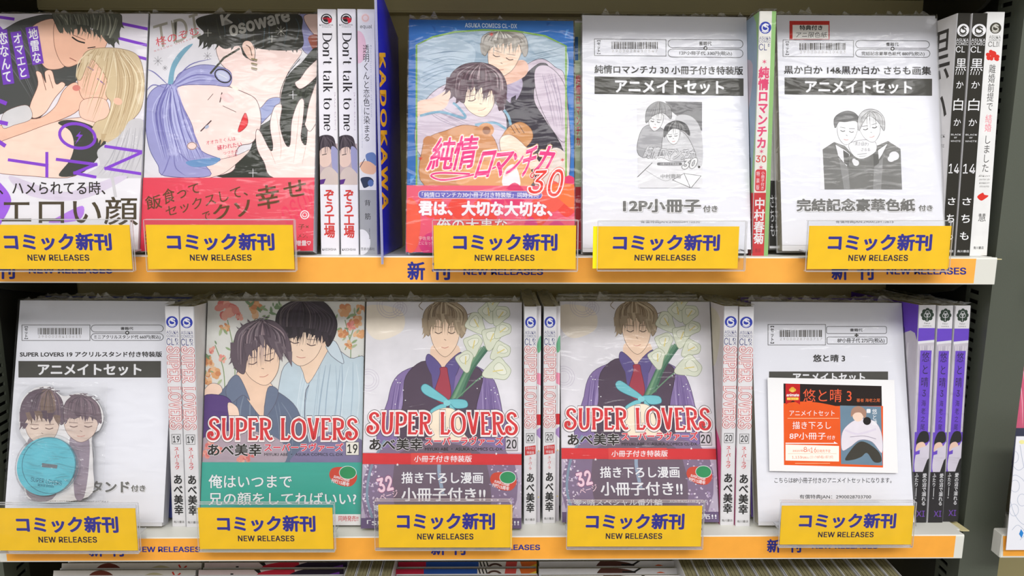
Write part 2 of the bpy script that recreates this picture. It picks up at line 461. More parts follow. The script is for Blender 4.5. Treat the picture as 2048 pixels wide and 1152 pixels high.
def front_book(name, label, cat, p, t=.012, cover=M_WHITE, group=None, wrap=True, seed=1, bw=None, bh=None, spine='right', top=.006, lift=0, pages=None):
    X0, y0, lean, roll, w, h, z = p
    o = thing(name, label, cat, group, (X0, y0, z+lift), (-math.radians(lean), -math.radians(roll), 0))
    bw = bw or w; bh = bh or h
    mb = MB()
    mb.box(0, bw, 0, .0004, 0, bh); mb.box(0, bw, t-.0004, t, 0, bh)
    if spine == 'right': mb.box(bw-.0004, bw, .0004, t-.0004, 0, bh)
    else: mb.box(0, .0004, .0004, t-.0004, 0, bh)
    mb.build('cover', cover, o)
    MB().box(.0009, bw-.0009, .0005, t-.0005, .0012, bh-.0012).build('page_block', pages or M_PAGES, o)
    if wrap: film_front(o, w, h, t, seed, top)
    return o

def spine_book(name, label, cat, p, cover=M_WHITE, group=None, d=.127, wrap=True, seed=1, rnd=.0012):
    X0, y0, lean, roll, w, h, z = p
    o = thing(name, label, cat, group, (X0, y0, z), (-math.radians(lean), -math.radians(roll), 0))
    n = len('x'); mb = MB()
    # bowed spine plate and two boards
    prof = [(0, rnd), (w*.12, rnd*.35), (w*.3, 0), (w*.7, 0), (w*.88, rnd*.35), (w, rnd)]
    k = len(prof); V = []; Fc = []
    for z_ in (0, h):
        V += [(a, b, z_) for a, b in prof]+[(a if 0 < i < k-1 else (a+(.0004 if i == 0 else -.0004)), b+.0005, z_) for i, (a, b) in enumerate(prof)]
    for i in range(k-1):
        Fc += [(i, i+1, 2*k+i+1, 2*k+i), (k+i+1, k+i, 3*k+i, 3*k+i+1), (i+1, i, k+i, k+i+1), (2*k+i, 2*k+i+1, 3*k+i+1, 3*k+i)]
    mb.v = V; mb.f = Fc
    mb.box(0, .0004, rnd, d, 0, h); mb.box(w-.0004, w, rnd, d, 0, h)
    mb.build('cover', cover, o)
    MB().box(.0006, w-.0006, rnd+.0008, d-.001, .001, h-.0015).build('page_block', M_PAGES, o)
    if wrap:
        R = random.Random(seed); ph = R.random()*9
        m2 = MB()
        m2.grid(lambda u, v: (-.0004+(w+.0008)*u, -.0005-.0003*math.sin(u*3.14)-.0003*math.sin(v*40+ph), h*v), 3, 30)
        m2.build('plastic_wrap', M_FILM, o, True); m2 = MB()
        m2.grid(lambda u, v: (-.0004+(w+.0008)*u, -.0004+d*v, h+.0008+.0012*math.sin(u*7+v*17+ph)*math.sin(v*9+ph)+.001*R.random()), 4, 26)
        m2.build('film_crimp', M_CRIMP, o)
    return o

def sprint(W, y0, y1, w, h, rnd=0):
    """spine print: x in photo px across the spine (0..W), y in photo px down it"""
    return Print(lambda x, y: (x/W*w, h*(1-(y-y0)/(y1-y0))), (0.0002, w-.0002, 0, h), 'y', 0, -1)

# stroke lettering for the display titles
GL = {
 'S': (.62, [[(.52,.80),(.47,.93),(.30,1.0),(.13,.90),(.12,.72),(.30,.56),(.50,.40),(.53,.20),(.38,.02),(.16,.0),(.0,.12),(.02,.30),(.15,.34),(.20,.22),(.12,.17)]]),
 'U': (.66, [[(.0,1),(.22,1)],[(.11,1),(.11,.3),(.2,.04),(.36,.0),(.5,.1),(.55,.35),(.55,1)],[(.45,1),(.66,1)]]),
 'P': (.60, [[(.0,0),(.22,0)],[(.11,0),(.11,1)],[(.0,1),(.3,1),(.52,.9),(.56,.7),(.5,.5),(.3,.42),(.16,.45)]]),
 'E': (.52, [[(.1,0),(.1,1)],[(.0,1),(.46,1),(.48,.86)],[(.1,.52),(.36,.52)],[(.0,0),(.46,0),(.5,.16)]]),
 'R': (.68, [[(.0,0),(.22,0)],[(.11,0),(.11,1)],[(.0,1),(.3,1),(.52,.9),(.55,.72),(.48,.55),(.16,.5)],[(.3,.5),(.45,.15),(.58,.0),(.72,.06)]]),
 'L': (.52, [[(.1,0),(.1,1)],[(.0,1),(.22,1)],[(.0,0),(.4,0),(.5,.18)]]),
 'O': (.74, [[(.37,1),(.1,.85),(.02,.5),(.1,.15),(.37,0),(.62,.15),(.7,.5),(.62,.85),(.37,1)]]),
 'V': (.66, [[(.0,1),(.2,1)],[(.08,1),(.2,.55),(.34,.0),(.46,.5),(.56,1)],[(.46,1),(.66,1)]]),
 'D': (.78, [[(.0,0),(.3,0),(.55,.1),(.7,.3),(.72,.5),(.7,.7),(.55,.9),(.3,1),(.0,1)],[(.13,0),(.13,1)]]),
 'o': (.52, [[(.25,.66),(.06,.55),(.0,.33),(.06,.1),(.25,0),(.43,.1),(.5,.33),(.43,.55),(.25,.66)]]),
 'n': (.58, [[(.0,.66),(.1,.66)],[(.1,.66),(.1,0)],[(.1,.45),(.22,.62),(.36,.66),(.46,.52),(.46,0)],[(.0,0),(.2,0)],[(.36,0),(.56,0)]]),
 "'": (.16, [[(.08,1),(.06,.75)]]),
 't': (.36, [[(.14,.9),(.14,.2),(.2,.04),(.34,.06)],[(.0,.66),(.32,.66)]]),
 'a': (.5, [[(.06,.55),(.2,.66),(.36,.6),(.38,.4),(.38,.1),(.48,.02)],[(.38,.4),(.1,.3),(.02,.14),(.12,0),(.28,.03),(.38,.16)]]),
 'l': (.24, [[(.0,1),(.11,1),(.11,0)],[(.0,0),(.22,0)]]),
 'k': (.54, [[(.0,1),(.1,1),(.1,0)],[(.12,.28),(.42,.64)],[(.22,.4),(.46,.0)],[(.0,0),(.2,0)],[(.3,.66),(.5,.66)],[(.34,0),(.54,0)]]),
 'm': (.86, [[(.0,.66),(.1,.66)],[(.1,.66),(.1,0)],[(.1,.45),(.24,.64),(.36,.6),(.42,.45),(.42,0)],[(.42,.45),(.56,.64),(.68,.6),(.74,.45),(.74,0)],[(.0,0),(.2,0)],[(.32,0),(.52,0)],[(.64,0),(.84,0)]]),
 'e': (.48, [[(.04,.36),(.44,.36),(.38,.58),(.24,.66),(.06,.56),(.0,.33),(.06,.08),(.24,0),(.42,.12)]]),
 ' ': (.28, []),
}
def glyphs(pr, body, q, passes, gap=.12, straight=('L', 'E', 'k')):
    """q corners tl,tr,br,bl (or box); passes: (stroke width, colour, nib) in letter heights"""
    if not isinstance(q[0], tuple): x0, y0, x1, y1 = q; q = [(x0, y0), (x1, y0), (x1, y1), (x0, y1)]
    tl, tr, br, bl = q; tot = sum(GL[c][0]+gap for c in body)-gap
    for w, cc, nib in passes:
        x = 0
        for ch in body:
            gw, st = GL[ch]
            for s in st:
                pts = spline(s, False, 5) if len(s) > 3 and ch not in 'LEkm' else s
                # letter space -> widen -> map
                L = [(x+a, 1-b) for a, b in pts]

                k = len(L); A = []
                for i, p in enumerate(L):
                    a = L[max(i-1, 0)]; b = L[min(i+1, k-1)]
                    dx, dy = b[0]-a[0], b[1]-a[1]; l = math.hypot(dx, dy) or 1
                    ww = .5*((nib+(w-nib)*(dy/l)**2) if nib else w)
                    e = .5*w*.35 if i in (0, k-1) and nib is None else 0
                    ex = (-1 if i == 0 else 1)*e*dx/l; ey = (-1 if i == 0 else 1)*e*dy/l
                    A += [(p[0]+ex-dy/l*ww, p[1]+ey+dx/l*ww), (p[0]+ex+dy/l*ww, p[1]+ey-dx/l*ww)]
                T = []
                for i in range(k-1): T += [(2*i, 2*i+1, 2*i+3), (2*i, 2*i+3, 2*i+2)]
                P = []
                for a, b in A:
                    u = a/tot; v = b
                    P.append(tuple((tl[i]*(1-u)+tr[i]*u)*(1-v)+(bl[i]*(1-u)+br[i]*u)*v for i in (0, 1)))
                pr.tri(P, T, cc)
            x += gw+gap

def crest(p, cx, cy, r, ink=(38, 56, 170), paper=WH):
    """round swirl crest used by one imprint"""
    p.ell(cx, cy, r, r*.98, ink)
    p.line([(cx+r*.5, cy-r*.35), (cx, cy-r*.62), (cx-r*.5, cy-r*.2), (cx-r*.45, cy+r*.35), (cx, cy+r*.6), (cx+r*.45, cy+r*.3), (cx+r*.35, cy-r*.1), (cx, cy-r*.1)], r*.2, paper, smooth=True)
    p.ell(cx-r*.05, cy-r*.3, r*.24, r*.2, paper)
    for a in (.1, .45): p.line([(cx-r*.6, cy+r*(a+.1)), (cx, cy+r*(a+.35)), (cx+r*.6, cy+r*(a+.05))], r*.1, paper, smooth=True)
def imprint(p, cx, y, w, ink, small=False, k=1.0):
    p.text('ASUKA', (cx-w*.5, y, cx+w*.5, y+6.5*k), ink, .0); p.text('COMICS', (cx-w*.5, y+8*k, cx+w*.5, y+13.5*k), ink, .0)
    p.text('CL', (cx-w*.52, y+15.5*k, cx+w*.12, y+30*k), ink, -.004); p.text('D', (cx+w*.2, y+16*k, cx+w*.46, y+22*k), ink, 0); p.text('X', (cx+w*.24, y+23*k, cx+w*.5, y+30*k), ink, 0)
SKIN = (238, 206, 188); SKIN2 = (228, 186, 166)
def gface(p, cx, cy, w, h, rot=0, skin=SKIN, ink=(110, 80, 76)):
    """plain generic face: an oval, two short lids, a mouth line"""
    r = math.radians(rot)
    def L(x, y): return (cx+x*math.cos(r)-y*math.sin(r), cy+x*math.sin(r)+y*math.cos(r))
    p.poly([L(-w*.5, -h*.4), L(0, -h*.55), L(w*.5, -h*.4), L(w*.5, 0), L(w*.34, h*.34), L(0, h*.54), L(-w*.34, h*.34), L(-w*.5, 0)], skin, True, edge=(ink, .8))
    for sx in (-1, 1):
        p.line([L(sx*w*.34, 0), L(sx*w*.22, h*.035), L(sx*w*.1, .0)], 1.8, ink, smooth=True)
        p.line([L(sx*w*.36, -h*.12), L(sx*w*.1, -h*.1)], 1.0, ink)
    p.line([L(-.02*w, h*.16), L(.03*w, h*.18)], 1, ink); p.line([L(-w*.12, h*.33), L(0, h*.35), L(w*.12, h*.32)], 1.1, (190, 110, 100), smooth=True)

# ------------------------------------------------------------------ price / category label holders
HOLD = [ # photo px of card left, right, top, bottom; shelf row; label
 (-27, 265, 450, 538, 0, 'yellow new-releases card in clear holder, cut by the left end of the upper shelf', 0),
 (297, 589, 450, 538, 0, 'yellow new-releases card in clear holder before the red-banded purple-hair comic', 0),
 (868, 1151, 451, 538, 0, 'yellow new-releases card in clear holder before the blue-framed comic volume 30', 0),
 (1185, 1475, 453, 537, 0, 'yellow new-releases card sticking out left of its clear holder, before the 12P booklet set', 10),
 (1614, 1896, 452, 538, 0, 'yellow new-releases card in clear holder at the right end of the upper shelf', -3),
 (-1, 276, 1018, 1101, 1, 'yellow new-releases card in clear holder below the turquoise acrylic disc', 0),
 (400, 667, 1017, 1098, 1, 'yellow new-releases card in clear holder before the teal-banded volume 19', 0),
 (758, 1024, 1011, 1095, 1, 'yellow new-releases card in clear holder before the left copy of volume 20', -6),
 (1134, 1401, 1013, 1093, 1, 'yellow new-releases card in clear holder before the right copy of volume 20', 0),
 (1559, 1822, 1013, 1089, 1, 'yellow new-releases card in clear holder at the right end of the lower shelf', -2)]
CW, CH = .1045, .0325
for i, (xa, xb, ya, yb, row, lab, dx) in enumerate(HOLD):
    Y = -.0135
    a = at(xa, yb, Y); b = at(xb, yb, Y); c = at((xa+xb)/2, ya, Y)
    w = b.x-a.x; h = c.z-(a.z+b.z)/2; rl = math.atan2(b.z-a.z, w)
    o = thing('label_holder', lab, 'sign', 'yellow new-releases cards in clear holders', (a.x, Y, (a.z)), (-math.radians(2), -rl, 0))
    # card
    cd = MB().box(0, w, 0, .0005, 0, h).build('card', M_YCARD, o)
    p = Print(lambda x, y: ((x-297)/292*w, (538-y)/88*h), (0, w, 0, h), 'y', 0, -1).bag('card_print')
    p.rect(297, 450, 589, 538, (252, 204, 22))
    p.text('コミック新刊', (337, 466, 551, 501), (46, 44, 150), .042)
    p.text('NEW RELEASES', (381, 509, 504, 521.5), (46, 32, 60), .022, space=1.05)
    if dx > 5: p.rect(297, 450, 307, 538, (255, 236, 20))
    p.flush(cd)
    # clear folded pocket: front sheet, folded foot, back sheet, hook resting on the lip
    s = dx*w/280; x0, x1 = -.0004+s, w+.0012+s
    pk = MB(); top = h+.0036; ft = -.0012
    pk.box(x0, x1, -.0016, -.0009, ft, top-.0004 if i % 2 else top); pk.box(x0, x1, .0016, .0023, ft, top)
    pk.build('clear_pocket', M_ACRYL, o)
    lt = (Z0-GAP*row)-a.z; by = .0135
    ar = MB().box(x0, x1, .0023, by-.0006, .0125, .0132); ar.box(x0, x1, by-.0009, by-.0002, .004, .0125)
    ar.build('hook_plate', M_ACRYL, o)
    ed = MB()
    ed.box(x0, x1, -.0018, .0024, ft-.0007, ft); ed.box(x0, x1, -.0019, -.0008, top, top+.00035); ed.box(x0, x1, .0015, .0024, top, top+.0005)
    ed.box(x0-.0004, x0, -.0017, -.0009, ft, top); ed.box(x1, x1+.0004, -.0017, -.0009, ft, top)
    ed.box(x1, x1+.0005, .0015, .0024, ft, top); ed.box(x0-.0004, x0, .0023, by-.0007, .0122, .0132); ed.box(x1, x1+.0004, .0023, by-.0007, .0122, .0132)
    ed.build('pocket_edge', M_ACEDGE, o)

# ------------------------------------------------------------------ printed sheets of the bundled sets
GR = (70, 69, 66); LT = (44, 42, 40)
def barcode(p, x0, y0, x1, y1, digits, seed, tail=True):
    R = random.Random(seed); x = x0
    while x < x1-1:
        w = R.choice((.9, .9, 1.7, 2.4)); p.rect(x, y0, min(x+w, x1), y1, (84, 80, 76)); x += w+R.choice((.9, 1.2, 2.0))
    p.text(digits, (x0+1, y1+1.5, x1-1, y1+6.5), (176, 172, 170), -.01, space=1.35)
def set_head(p, bx, bc, dg, r1, r2, price, title, tbox, bar, btx, skew=0, seed=1, sq=False, mid=None):
    p.bag('sheet_print')
    p.line([(bx[0], bx[1]), (bx[2], bx[1]+skew*.4), (bx[2], bx[3]+skew*.4), (bx[0], bx[3])], 1, GR, closed=True)
    p.text('【セット】', (bx[0]+5, bx[1]+3, bx[0]+12, bx[3]-3), LT, .02, vertical=True)
    barcode(p, *bc, dg, seed)
    for r in (r1, r2): p.rrect(*r, 3 if sq else 8, None, GR, 1, skew*.4)
    p.text('書籍代', ((r1[0]+r1[2])/2-13, r1[1]+4, (r1[0]+r1[2])/2+12, r1[3]-4), LT, .012)
    cx = (r1[0]+r1[2])/2; cy = (r1[3]+r2[1])/2
    if sq: p.rect(cx-4, cy-1.4, cx+4, cy+1.4, GR); p.rect(cx-1.4, cy-4, cx+1.4, cy+4, GR)
    else: p.ell(cx, cy, 4, 4, LT); p.rect(cx-2.2, cy-.8, cx+2.2, cy+.8, WH); p.rect(cx-.8, cy-2.2, cx+.8, cy+2.2, WH)
    p.text(price[0], price[1], LT, .009, skew=skew*.3)
    p.text(title, tbox, (52, 50, 48), .024, skew=skew)
    x0, y0, x1, y1 = bar
    p.quad([(x0, y0), (x1, y0+skew*1.3), (x1, y1+skew*1.3), (x0, y1)], (74, 73, 68))
    p.text('アニメイトセット', btx, WH, .035, skew=skew)
def outlined(p, body, q, c=(112, 112, 110), b=.04, skew=0):
    sh = (q[0]+1.5, q[1]+1.8, q[2]+1.5, q[3]+1.8)
    p.text(body, sh, (206, 206, 210), b+.03, skew=skew); p.text(body, q, c, b, [(.04, WH)], skew=skew)

def front_set(name, label, pp, px_top=None, t=.013, seed=1, lift=.003, group='comic sets under a printed white cover sheet', bw=.1275):
    o = front_book(name, label, 'book set', pp, t, M_WHITE, group, True, seed, bw=bw, bh=pp[5]-.002)
    w, h = pp[4], pp[5]
    R = random.Random(seed+50); a, b = R.random()*6, R.random()*6
    sh = MB(); c0 = lift
    # the sheet lies in front of the book, a little short at the foot
    sh.grid(lambda u, v: (w*u, -.00025, c0+(h-c0)*v), 14, 18)
    so = sh.build('paper_sheet', M_PAPER, o, True)
    for ch in o.children:
        if ch.name.startswith('plastic_wrap'): ch.location.y -= .0008
    p = Print(Plane(mw(o), 'y', -.0003), (0, w, c0, h), 'y', -.0003, -1, .00006)
    return o, so, p

def behind(p, n, label, group, t0=.013, t=.012, cover=M_WHITE, dxs=None, hs=None, w=.128, crimp=True, prints=None, dz=0):
    """copies stacked behind a face-out book, each leaning on the next"""
    X0, y0, lean, roll, W_, h, z = p; L = math.radians(lean); out = []
    q0 = math.radians(lean-5)
    for k in range(n):
        off = t0+.0016+k*(t+.0016)
        # slide along the stack normal and up so the foot stays on the sloping deck
        up = off*math.tan(q0)+.0012*(k+1)
        dy = off*math.cos(L)+up*math.sin(L); dz_ = -off*math.sin(L)+up*math.cos(L)
        dx = (dxs[k] if dxs else .001)
        pp = (X0+dx, y0+dy, lean, roll, w, (h-.002), z+dz_+dz)
        o = front_book('comic_book', label+(', nearest the front' if n > 1 and k == 0 else ', second back' if k == 1 else ', third back' if k == 2 else ''), 'book', pp, t, cover if not isinstance(cover, list) else cover[k], group, True, 100+k+int(abs(X0)*1e4), top=.003)
        out.append(o)
    return out

P = {
'A1':(-0.4003,0.0088,16.94,0.45,0.1291,0.1859,0.0222),
'A2':(-0.2705,0.0118,16.15,0.25,0.1296,0.1867,0.0218),
'C':(-0.0701,0.0089,15.32,-0.08,0.1273,0.1817,0.0219),
'D':(0.0643,0.0170,15.38,-0.30,0.1300,0.1878,0.0216),
'G':(0.2192,0.0190,14.6,0.10,0.1262,0.1872,0.0226),
'L1':(-0.4024,0.0184,17.02,-0.34,0.1287,0.1844,-0.2046),
'L2':(-0.2440,0.0200,15.10,-0.20,0.1308,0.1838,-0.2051),
'L3':(-0.1115,0.0110,17.46,-0.25,0.1300,0.1846,-0.2039),
'L4':(0.0524,0.0206,20.72,-0.12,0.1295,0.1843,-0.2040),
'L5':(0.2132,0.0141,18.36,-0.44,0.1292,0.1848,-0.2040),
'B1':(-0.1374,0.0224,5.58,-0.16,0.0141,0.1844,0.0185),
'B2':(-0.1216,0.0199,5.27,-0.11,0.0137,0.1837,0.0188),
'B3':(-0.1070,0.0203,5.13,-0.16,0.0132,0.1837,0.0187),
'E':(0.1957,0.0189,4.77,0.13,0.0127,0.1838,0.0188),
'H1':(0.3463,0.0233,3.77,0.05,0.0098,0.1837,0.0185),
'H2':(0.3573,0.0235,3.54,0.04,0.0115,0.1837,0.0184),
'H3':(0.3699,0.0265,3.69,0.14,0.0144,0.1854,0.0182),
'S1':(-0.2678,0.0220,5.73,-0.01,0.0111,0.1822,-0.2074),
'S2':(-0.2560,0.0209,5.92,-0.02,0.0112,0.1819,-0.2073),
'T1':(0.0209,0.0248,5.03,0.09,0.0103,0.1821,-0.2077),
'T2':(0.0368,0.0268,5.37,0.08,0.0103,0.1817,-0.2078),
'U1':(0.1838,0.0215,6.98,0.05,0.0115,0.1824,-0.2074),
'U2':(0.1959,0.0193,7.23,0.05,0.0119,0.1822,-0.2072),
'V1':(0.3445,0.0254,6.08,0.02,0.0139,0.1832,-0.2077),
'V2':(0.3596,0.0253,5.83,0.00,0.0126,0.1829,-0.2077),
'V3':(0.3731,0.0273,4.78,-0.01,0.0126,0.1831,-0.2079)}

# ------------------------------------------------------------------ set D : 12P booklet
o, sh, p = front_set('comic_set', 'white sheet over a comic set reading 12P booklet, beside the pink-lettered spine', P['D'], seed=3)
set_head(p, (1189, 78, 1332, 111), (1223, 84, 1316, 98), '2900028410547', (1336, 79, 1486, 95), (1336, 98, 1486, 114),
         ('12P小冊子代 330円(税込)', (1359, 102, 1464, 111)), '純情ロマンチカ 30 小冊子付き特装版', (1189, 130, 1486, 147), (1189, 153, 1487, 188), (1230, 159, 1448, 186), 3, 4)
p.bag('sheet_picture')
p.quad([(1274, 201), (1404, 203), (1405, 376), (1276, 376)], (226, 226, 230))
p.poly([(1330, 203), (1404, 204), (1404, 262), (1372, 246), (1345, 225)], (120, 120, 122)); p.poly([(1350, 240), (1380, 232), (1402, 262), (1404, 330), (1380, 318)], (196, 196, 200), True)
p.poly([(1282, 262), (1300, 250), (1330, 262), (1345, 300), (1290, 315), (1274, 300)], (168, 168, 172), True, edge=(GR, .8))
p.poly([(1328, 268), (1362, 262), (1384, 290), (1388, 320), (1330, 318)], (206, 206, 210), True, edge=(GR, .8))
gface(p, 1311, 243, 28, 36, 8, (232, 232, 234), (96, 96, 96)); gface(p, 1346, 272, 26, 32, -6, (236, 236, 238), (96, 96, 96))
p.poly([(1292, 246), (1294, 218), (1316, 203), (1340, 214), (1342, 238), (1326, 226), (1306, 232)], (150, 150, 152), True, edge=(GR, .8))
p.strands([(1316, 204), (1304, 216), (1294, 246)], [(1318, 204), (1338, 216), (1343, 240)], 12, .9, [GR, (130, 130, 130)], 3, 1.5)
p.poly([(1328, 276), (1330, 252), (1352, 241), (1374, 250), (1380, 272), (1366, 262), (1344, 258)], (84, 84, 86), True)
p.strands([(1352, 242), (1338, 252), (1329, 278)], [(1354, 242), (1372, 254), (1380, 276)], 12, .9, [GR, (150, 150, 150)], 4, 1.5)
p.line([(1275, 354), (1304, 326)], 1.2, GR); p.poly([(1345, 360), (1368, 347), (1402, 352), (1382, 376)], WH, edge=(GR, 1)); p.line([(1368, 347), (1380, 374)], 1, GR)
p.line([(1290, 340), (1330, 362), (1348, 350)], .8, (170, 170, 172), smooth=True); p.ell(1398, 334, 2.5, 2.5, GR)
p.text('純情ロマンチカ', [(1291, 292), (1392, 298), (1388, 322), (1285, 316)], (206, 206, 210), .03, [(.05, (120, 120, 122))], shear=.2)
p.text('30', [(1366, 318), (1395, 316), (1392, 336), (1364, 338)], (228, 228, 230), .03, [(.05, (130, 130, 132))], shear=.2)
p.rrect(1314, 325, 1364, 331, 3, (120, 120, 122)); p.text('小冊子付き特装版', (1320, 326, 1358, 330), WH, .0)
p.text('中村春菊', (1321, 348, 1362, 357), (170, 170, 172), .03)
p.bag('sheet_print'); p.line([(1280, 376), (1399, 376)], .7, (170, 170, 172))
outlined(p, '12P小冊子', (1246, 398, 1402, 425)); outlined(p, '付き', (1406, 411, 1435, 424))
p.text('有償特典JAN:2900028410530', (1281, 440, 1400, 447), (120, 120, 124), -.01)
p.flush(sh)
dk = behind(P['D'], 1, 'second set behind the 12P booklet sheet, green and red edge showing left', None, .013, .012, dxs=[-.0045], w=.1275)[0]
q = Print(lambda x, y: ((x-1147)/2.6/1000, .184*(1-(y-30)/475)), (0, .128, 0, .184), 'y', 0, -1)
q.rect(1147, 28, 1400, 380, (196, 212, 178)); q.rect(1147, 376, 1400, 510, (206, 44, 56)); q.rect(1147, 60, 1154, 110, (72, 132, 200))
q.text('純情ロマンチカ', (1149, 140, 1158, 290), (222, 60, 90), .03, vertical=True); q.flush(dk)

# ------------------------------------------------------------------ set G : coloured-paper board
o, sh, p = front_set('comic_set', 'white sheet over a comic set with a small red-edged handwritten tag on top', P['G'], seed=5, lift=.0045)
set_head(p, (1566, 80, 1707, 113), (1599, 86, 1692, 100), '2900028410623', (1711, 81, 1859, 96), (1711, 99, 1860, 114),
         ('完結記念豪華色紙代 880円(税込)', (1723, 103, 1849, 112)), '黒か白か 14&黒か白か さちも画集', (1568, 131, 1862, 148), (1569, 155, 1864, 189), (1610, 161, 1824, 186), 2, 9)
p.bag('red_tag'); p.rect(1579, 42, 1659, 79, (196, 44, 34)); p.rect(1585, 50, 1657, 78, (236, 234, 230))
p.text('特典付き', (1599, 50.5, 1645, 60.5), BK, .03); p.text('アニ限色紙', (1592, 64, 1654, 75), BK, -.008, shear=.12)
p.bag('sheet_picture'); p.rect(1640, 204, 1798, 379, (238, 238, 243))
G1, G2, G3 = (126, 126, 124), (150, 150, 150), (104, 104, 102)
p.poly([(1645, 299), (1668, 284), (1690, 292), (1702, 306), (1716, 296), (1722, 310), (1735, 300), (1748, 306), (1752, 292), (1776, 282), (1801, 298), (1804, 379), (1649, 379)], G1)
p.poly([(1670, 288), (1690, 300), (1700, 308), (1694, 334), (1676, 312)], WH, edge=(GR, .8)); p.poly([(1747, 306), (1776, 286), (1764, 310), (1748, 334)], WH, edge=(GR, .8))
p.poly([(1678, 316), (1696, 336), (1700, 379), (1688, 379)], G2); p.poly([(1748, 334), (1766, 314), (1762, 379), (1746, 379)], G2)
p.poly([(1686, 300), (1698, 308), (1698, 334), (1688, 326)], G3); p.poly([(1746, 308), (1756, 300), (1758, 326), (1748, 334)], G3)
p.poly([(1700, 286), (1745, 280), (1752, 302), (1724, 318), (1704, 308)], (240, 240, 244), True, edge=(GR, .7))
gface(p, 1694, 262, 40, 52, 6, (240, 240, 243), (100, 100, 100)); gface(p, 1740, 256, 42, 54, -12, (240, 240, 243), (100, 100, 100))
p.poly([(1670, 256), (1668, 238), (1680, 226), (1698, 222), (1714, 230), (1720, 250), (1710, 242), (1690, 244), (1678, 244)], (116, 116, 116), True, edge=(GR, .8))
p.poly([(1717, 262), (1716, 236), (1730, 220), (1752, 220), (1768, 236), (1768, 262), (1756, 244), (1738, 232), (1726, 246)], (196, 196, 198), True, edge=(GR, .8))
p.strands([(1738, 222), (1722, 236), (1719, 258)], [(1742, 220), (1764, 232), (1768, 258)], 12, .8, [(140, 140, 140), GR], 6, 1)
p.ell(1712, 326, 6, 6, WH); p.ell(1788, 312, 10, 9, WH); p.ell(1782, 318, 7, 6, WH); p.ell(1708, 322, 4, 5, WH)
p.line([(1646, 338), (1803, 340)], .7, (170, 170, 170)); p.text('「黒か白か」', (1707, 283, 1737, 292), (90, 90, 94), -.01, shear=.2); p.text('さちも', (1722, 296, 1740, 302), (90, 90, 94), -.01, shear=.2)
p.line([(1715, 309), (1733, 307)], .8, (120, 120, 120)); p.line([(1718, 313), (1732, 312)], .8, (120, 120, 120))
p.bag('sheet_print'); outlined(p, '完結記念豪華色紙', (1593, 397, 1830, 423)); outlined(p, '付き', (1837, 410, 1865, 422))
p.text('有償特典JAN:2900028410615', (1671, 440, 1787, 447), (120, 120, 124), -.01); p.flush(sh)
gk = behind(P['G'], 1, 'black-spined set peeking out behind the red-tagged white sheet', None, .013, .012, dxs=[-.0048], w=.1275)[0]
q = Print(lambda x, y: ((x-1538)/2.6/1000, .184*(1-(y-30)/475)), (0, .128, 0, .184), 'y', 0, -1)
q.rect(1538, 365, 1700, 500, (38, 36, 32)); q.rect(1538, 28, 1700, 365, (208, 208, 204)); q.text('さちも', (1541, 395, 1549, 480), WH, .0, vertical=True); q.flush(gk)

# ------------------------------------------------------------------ set L1 : acrylic stand
o, sh, p = front_set('comic_set', 'white sheet over a comic set with a bagged acrylic stand, left end of lower shelf', P['L1'], seed=7)
set_head(p, (44, 650, 180, 681), (76, 656, 163, 669), '2900028410615', (182, 650, 327, 664), (182, 667, 327, 681),
         ('ミニアクリルスタンド代 660円(税込)', (188, 670, 321, 679)), 'SUPER LOVERS 19 アクリルスタンド付き特装版', (40, 703, 324, 714), (37, 722, 322, 755), (76, 728, 283, 751), 0, 14)
outlined(p, 'アクリルスタンド', (48, 962, 259, 985)); outlined(p, '付き', (262, 970, 291, 983))
p.text('有償特典JAN:2900028410561', (100, 1001, 216, 1007), (120, 120, 124), -.01); p.flush(sh)
bk = behind(P['L1'], 2, 'blue-covered set showing above the left end white sheet', 'blue-edged sets behind the acrylic stand sheet', .013, .012, cover=mat('blue_cover_stock', (34, 52, 140), .4), dxs=[.003, .004], w=.128)
# bagged acrylic stand, lying on the sheet
PL = Plane(mw(o), 'y', -.004)
M0 = mw(o)
def onsheet(x, y, d=-.004):
    u, v = Plane(M0, 'y', d)(x, y); return M0 @ Vector((u, d, v))
st = thing('acrylic_stand', 'bagged clear acrylic stand with turquoise disc on the left white sheet', 'acrylic stand', None, onsheet(124, 1003, -.0016), o.rotation_euler[:])
q = Plane(mw(st), 'y', -.001)
def sil(pts, name, m_, y0, y1, par):
    L = [q(*a) for a in spline(pts, True, 5)]; k = len(L)
    v = [(a, y0, b) for a, b in L]+[(a, y1, b) for a, b in L]
    f = [tuple(range(k)), tuple(range(2*k-1, k-1, -1))]+[(i, i+k, (i+1) % k+k, (i+1) % k) for i in range(k)]
    return link_mesh(name, v, f, m_, par)
plate = sil([(36, 838), (42, 795), (66, 772), (100, 768), (128, 788), (160, 782), (196, 796), (212, 830), (206, 860), (186, 878), (192, 910), (184, 940), (178, 984), (180, 1000), (150, 998), (90, 1000), (44, 1000), (50, 960), (56, 900), (38, 868)],
            'figure_plate', M_ACRYL, -.0042, -.0018, st)
pr = Print(Plane(mw(st), 'y', -.0043), None, 'y', -.0043, -1).bag('plate_print')
HR, HR2 = (96, 76, 92), (120, 96, 84)
pr.poly([(38, 838), (44, 800), (68, 777), (100, 773), (126, 792), (160, 786), (192, 800), (207, 830), (200, 858), (184, 874), (186, 930), (176, 994), (56, 996), (58, 900), (42, 868)], (232, 230, 232), True)
pr.poly([(140, 876), (176, 874), (178, 930), (168, 994), (150, 994), (146, 930)], (150, 136, 152), True); pr.poly([(56, 880), (100, 876), (112, 990), (54, 990)], (150, 140, 150), True)
gface(pr, 84, 856, 66, 62, 0, (226, 204, 190)); gface(pr, 162, 852, 66, 60, 0, (222, 200, 188))
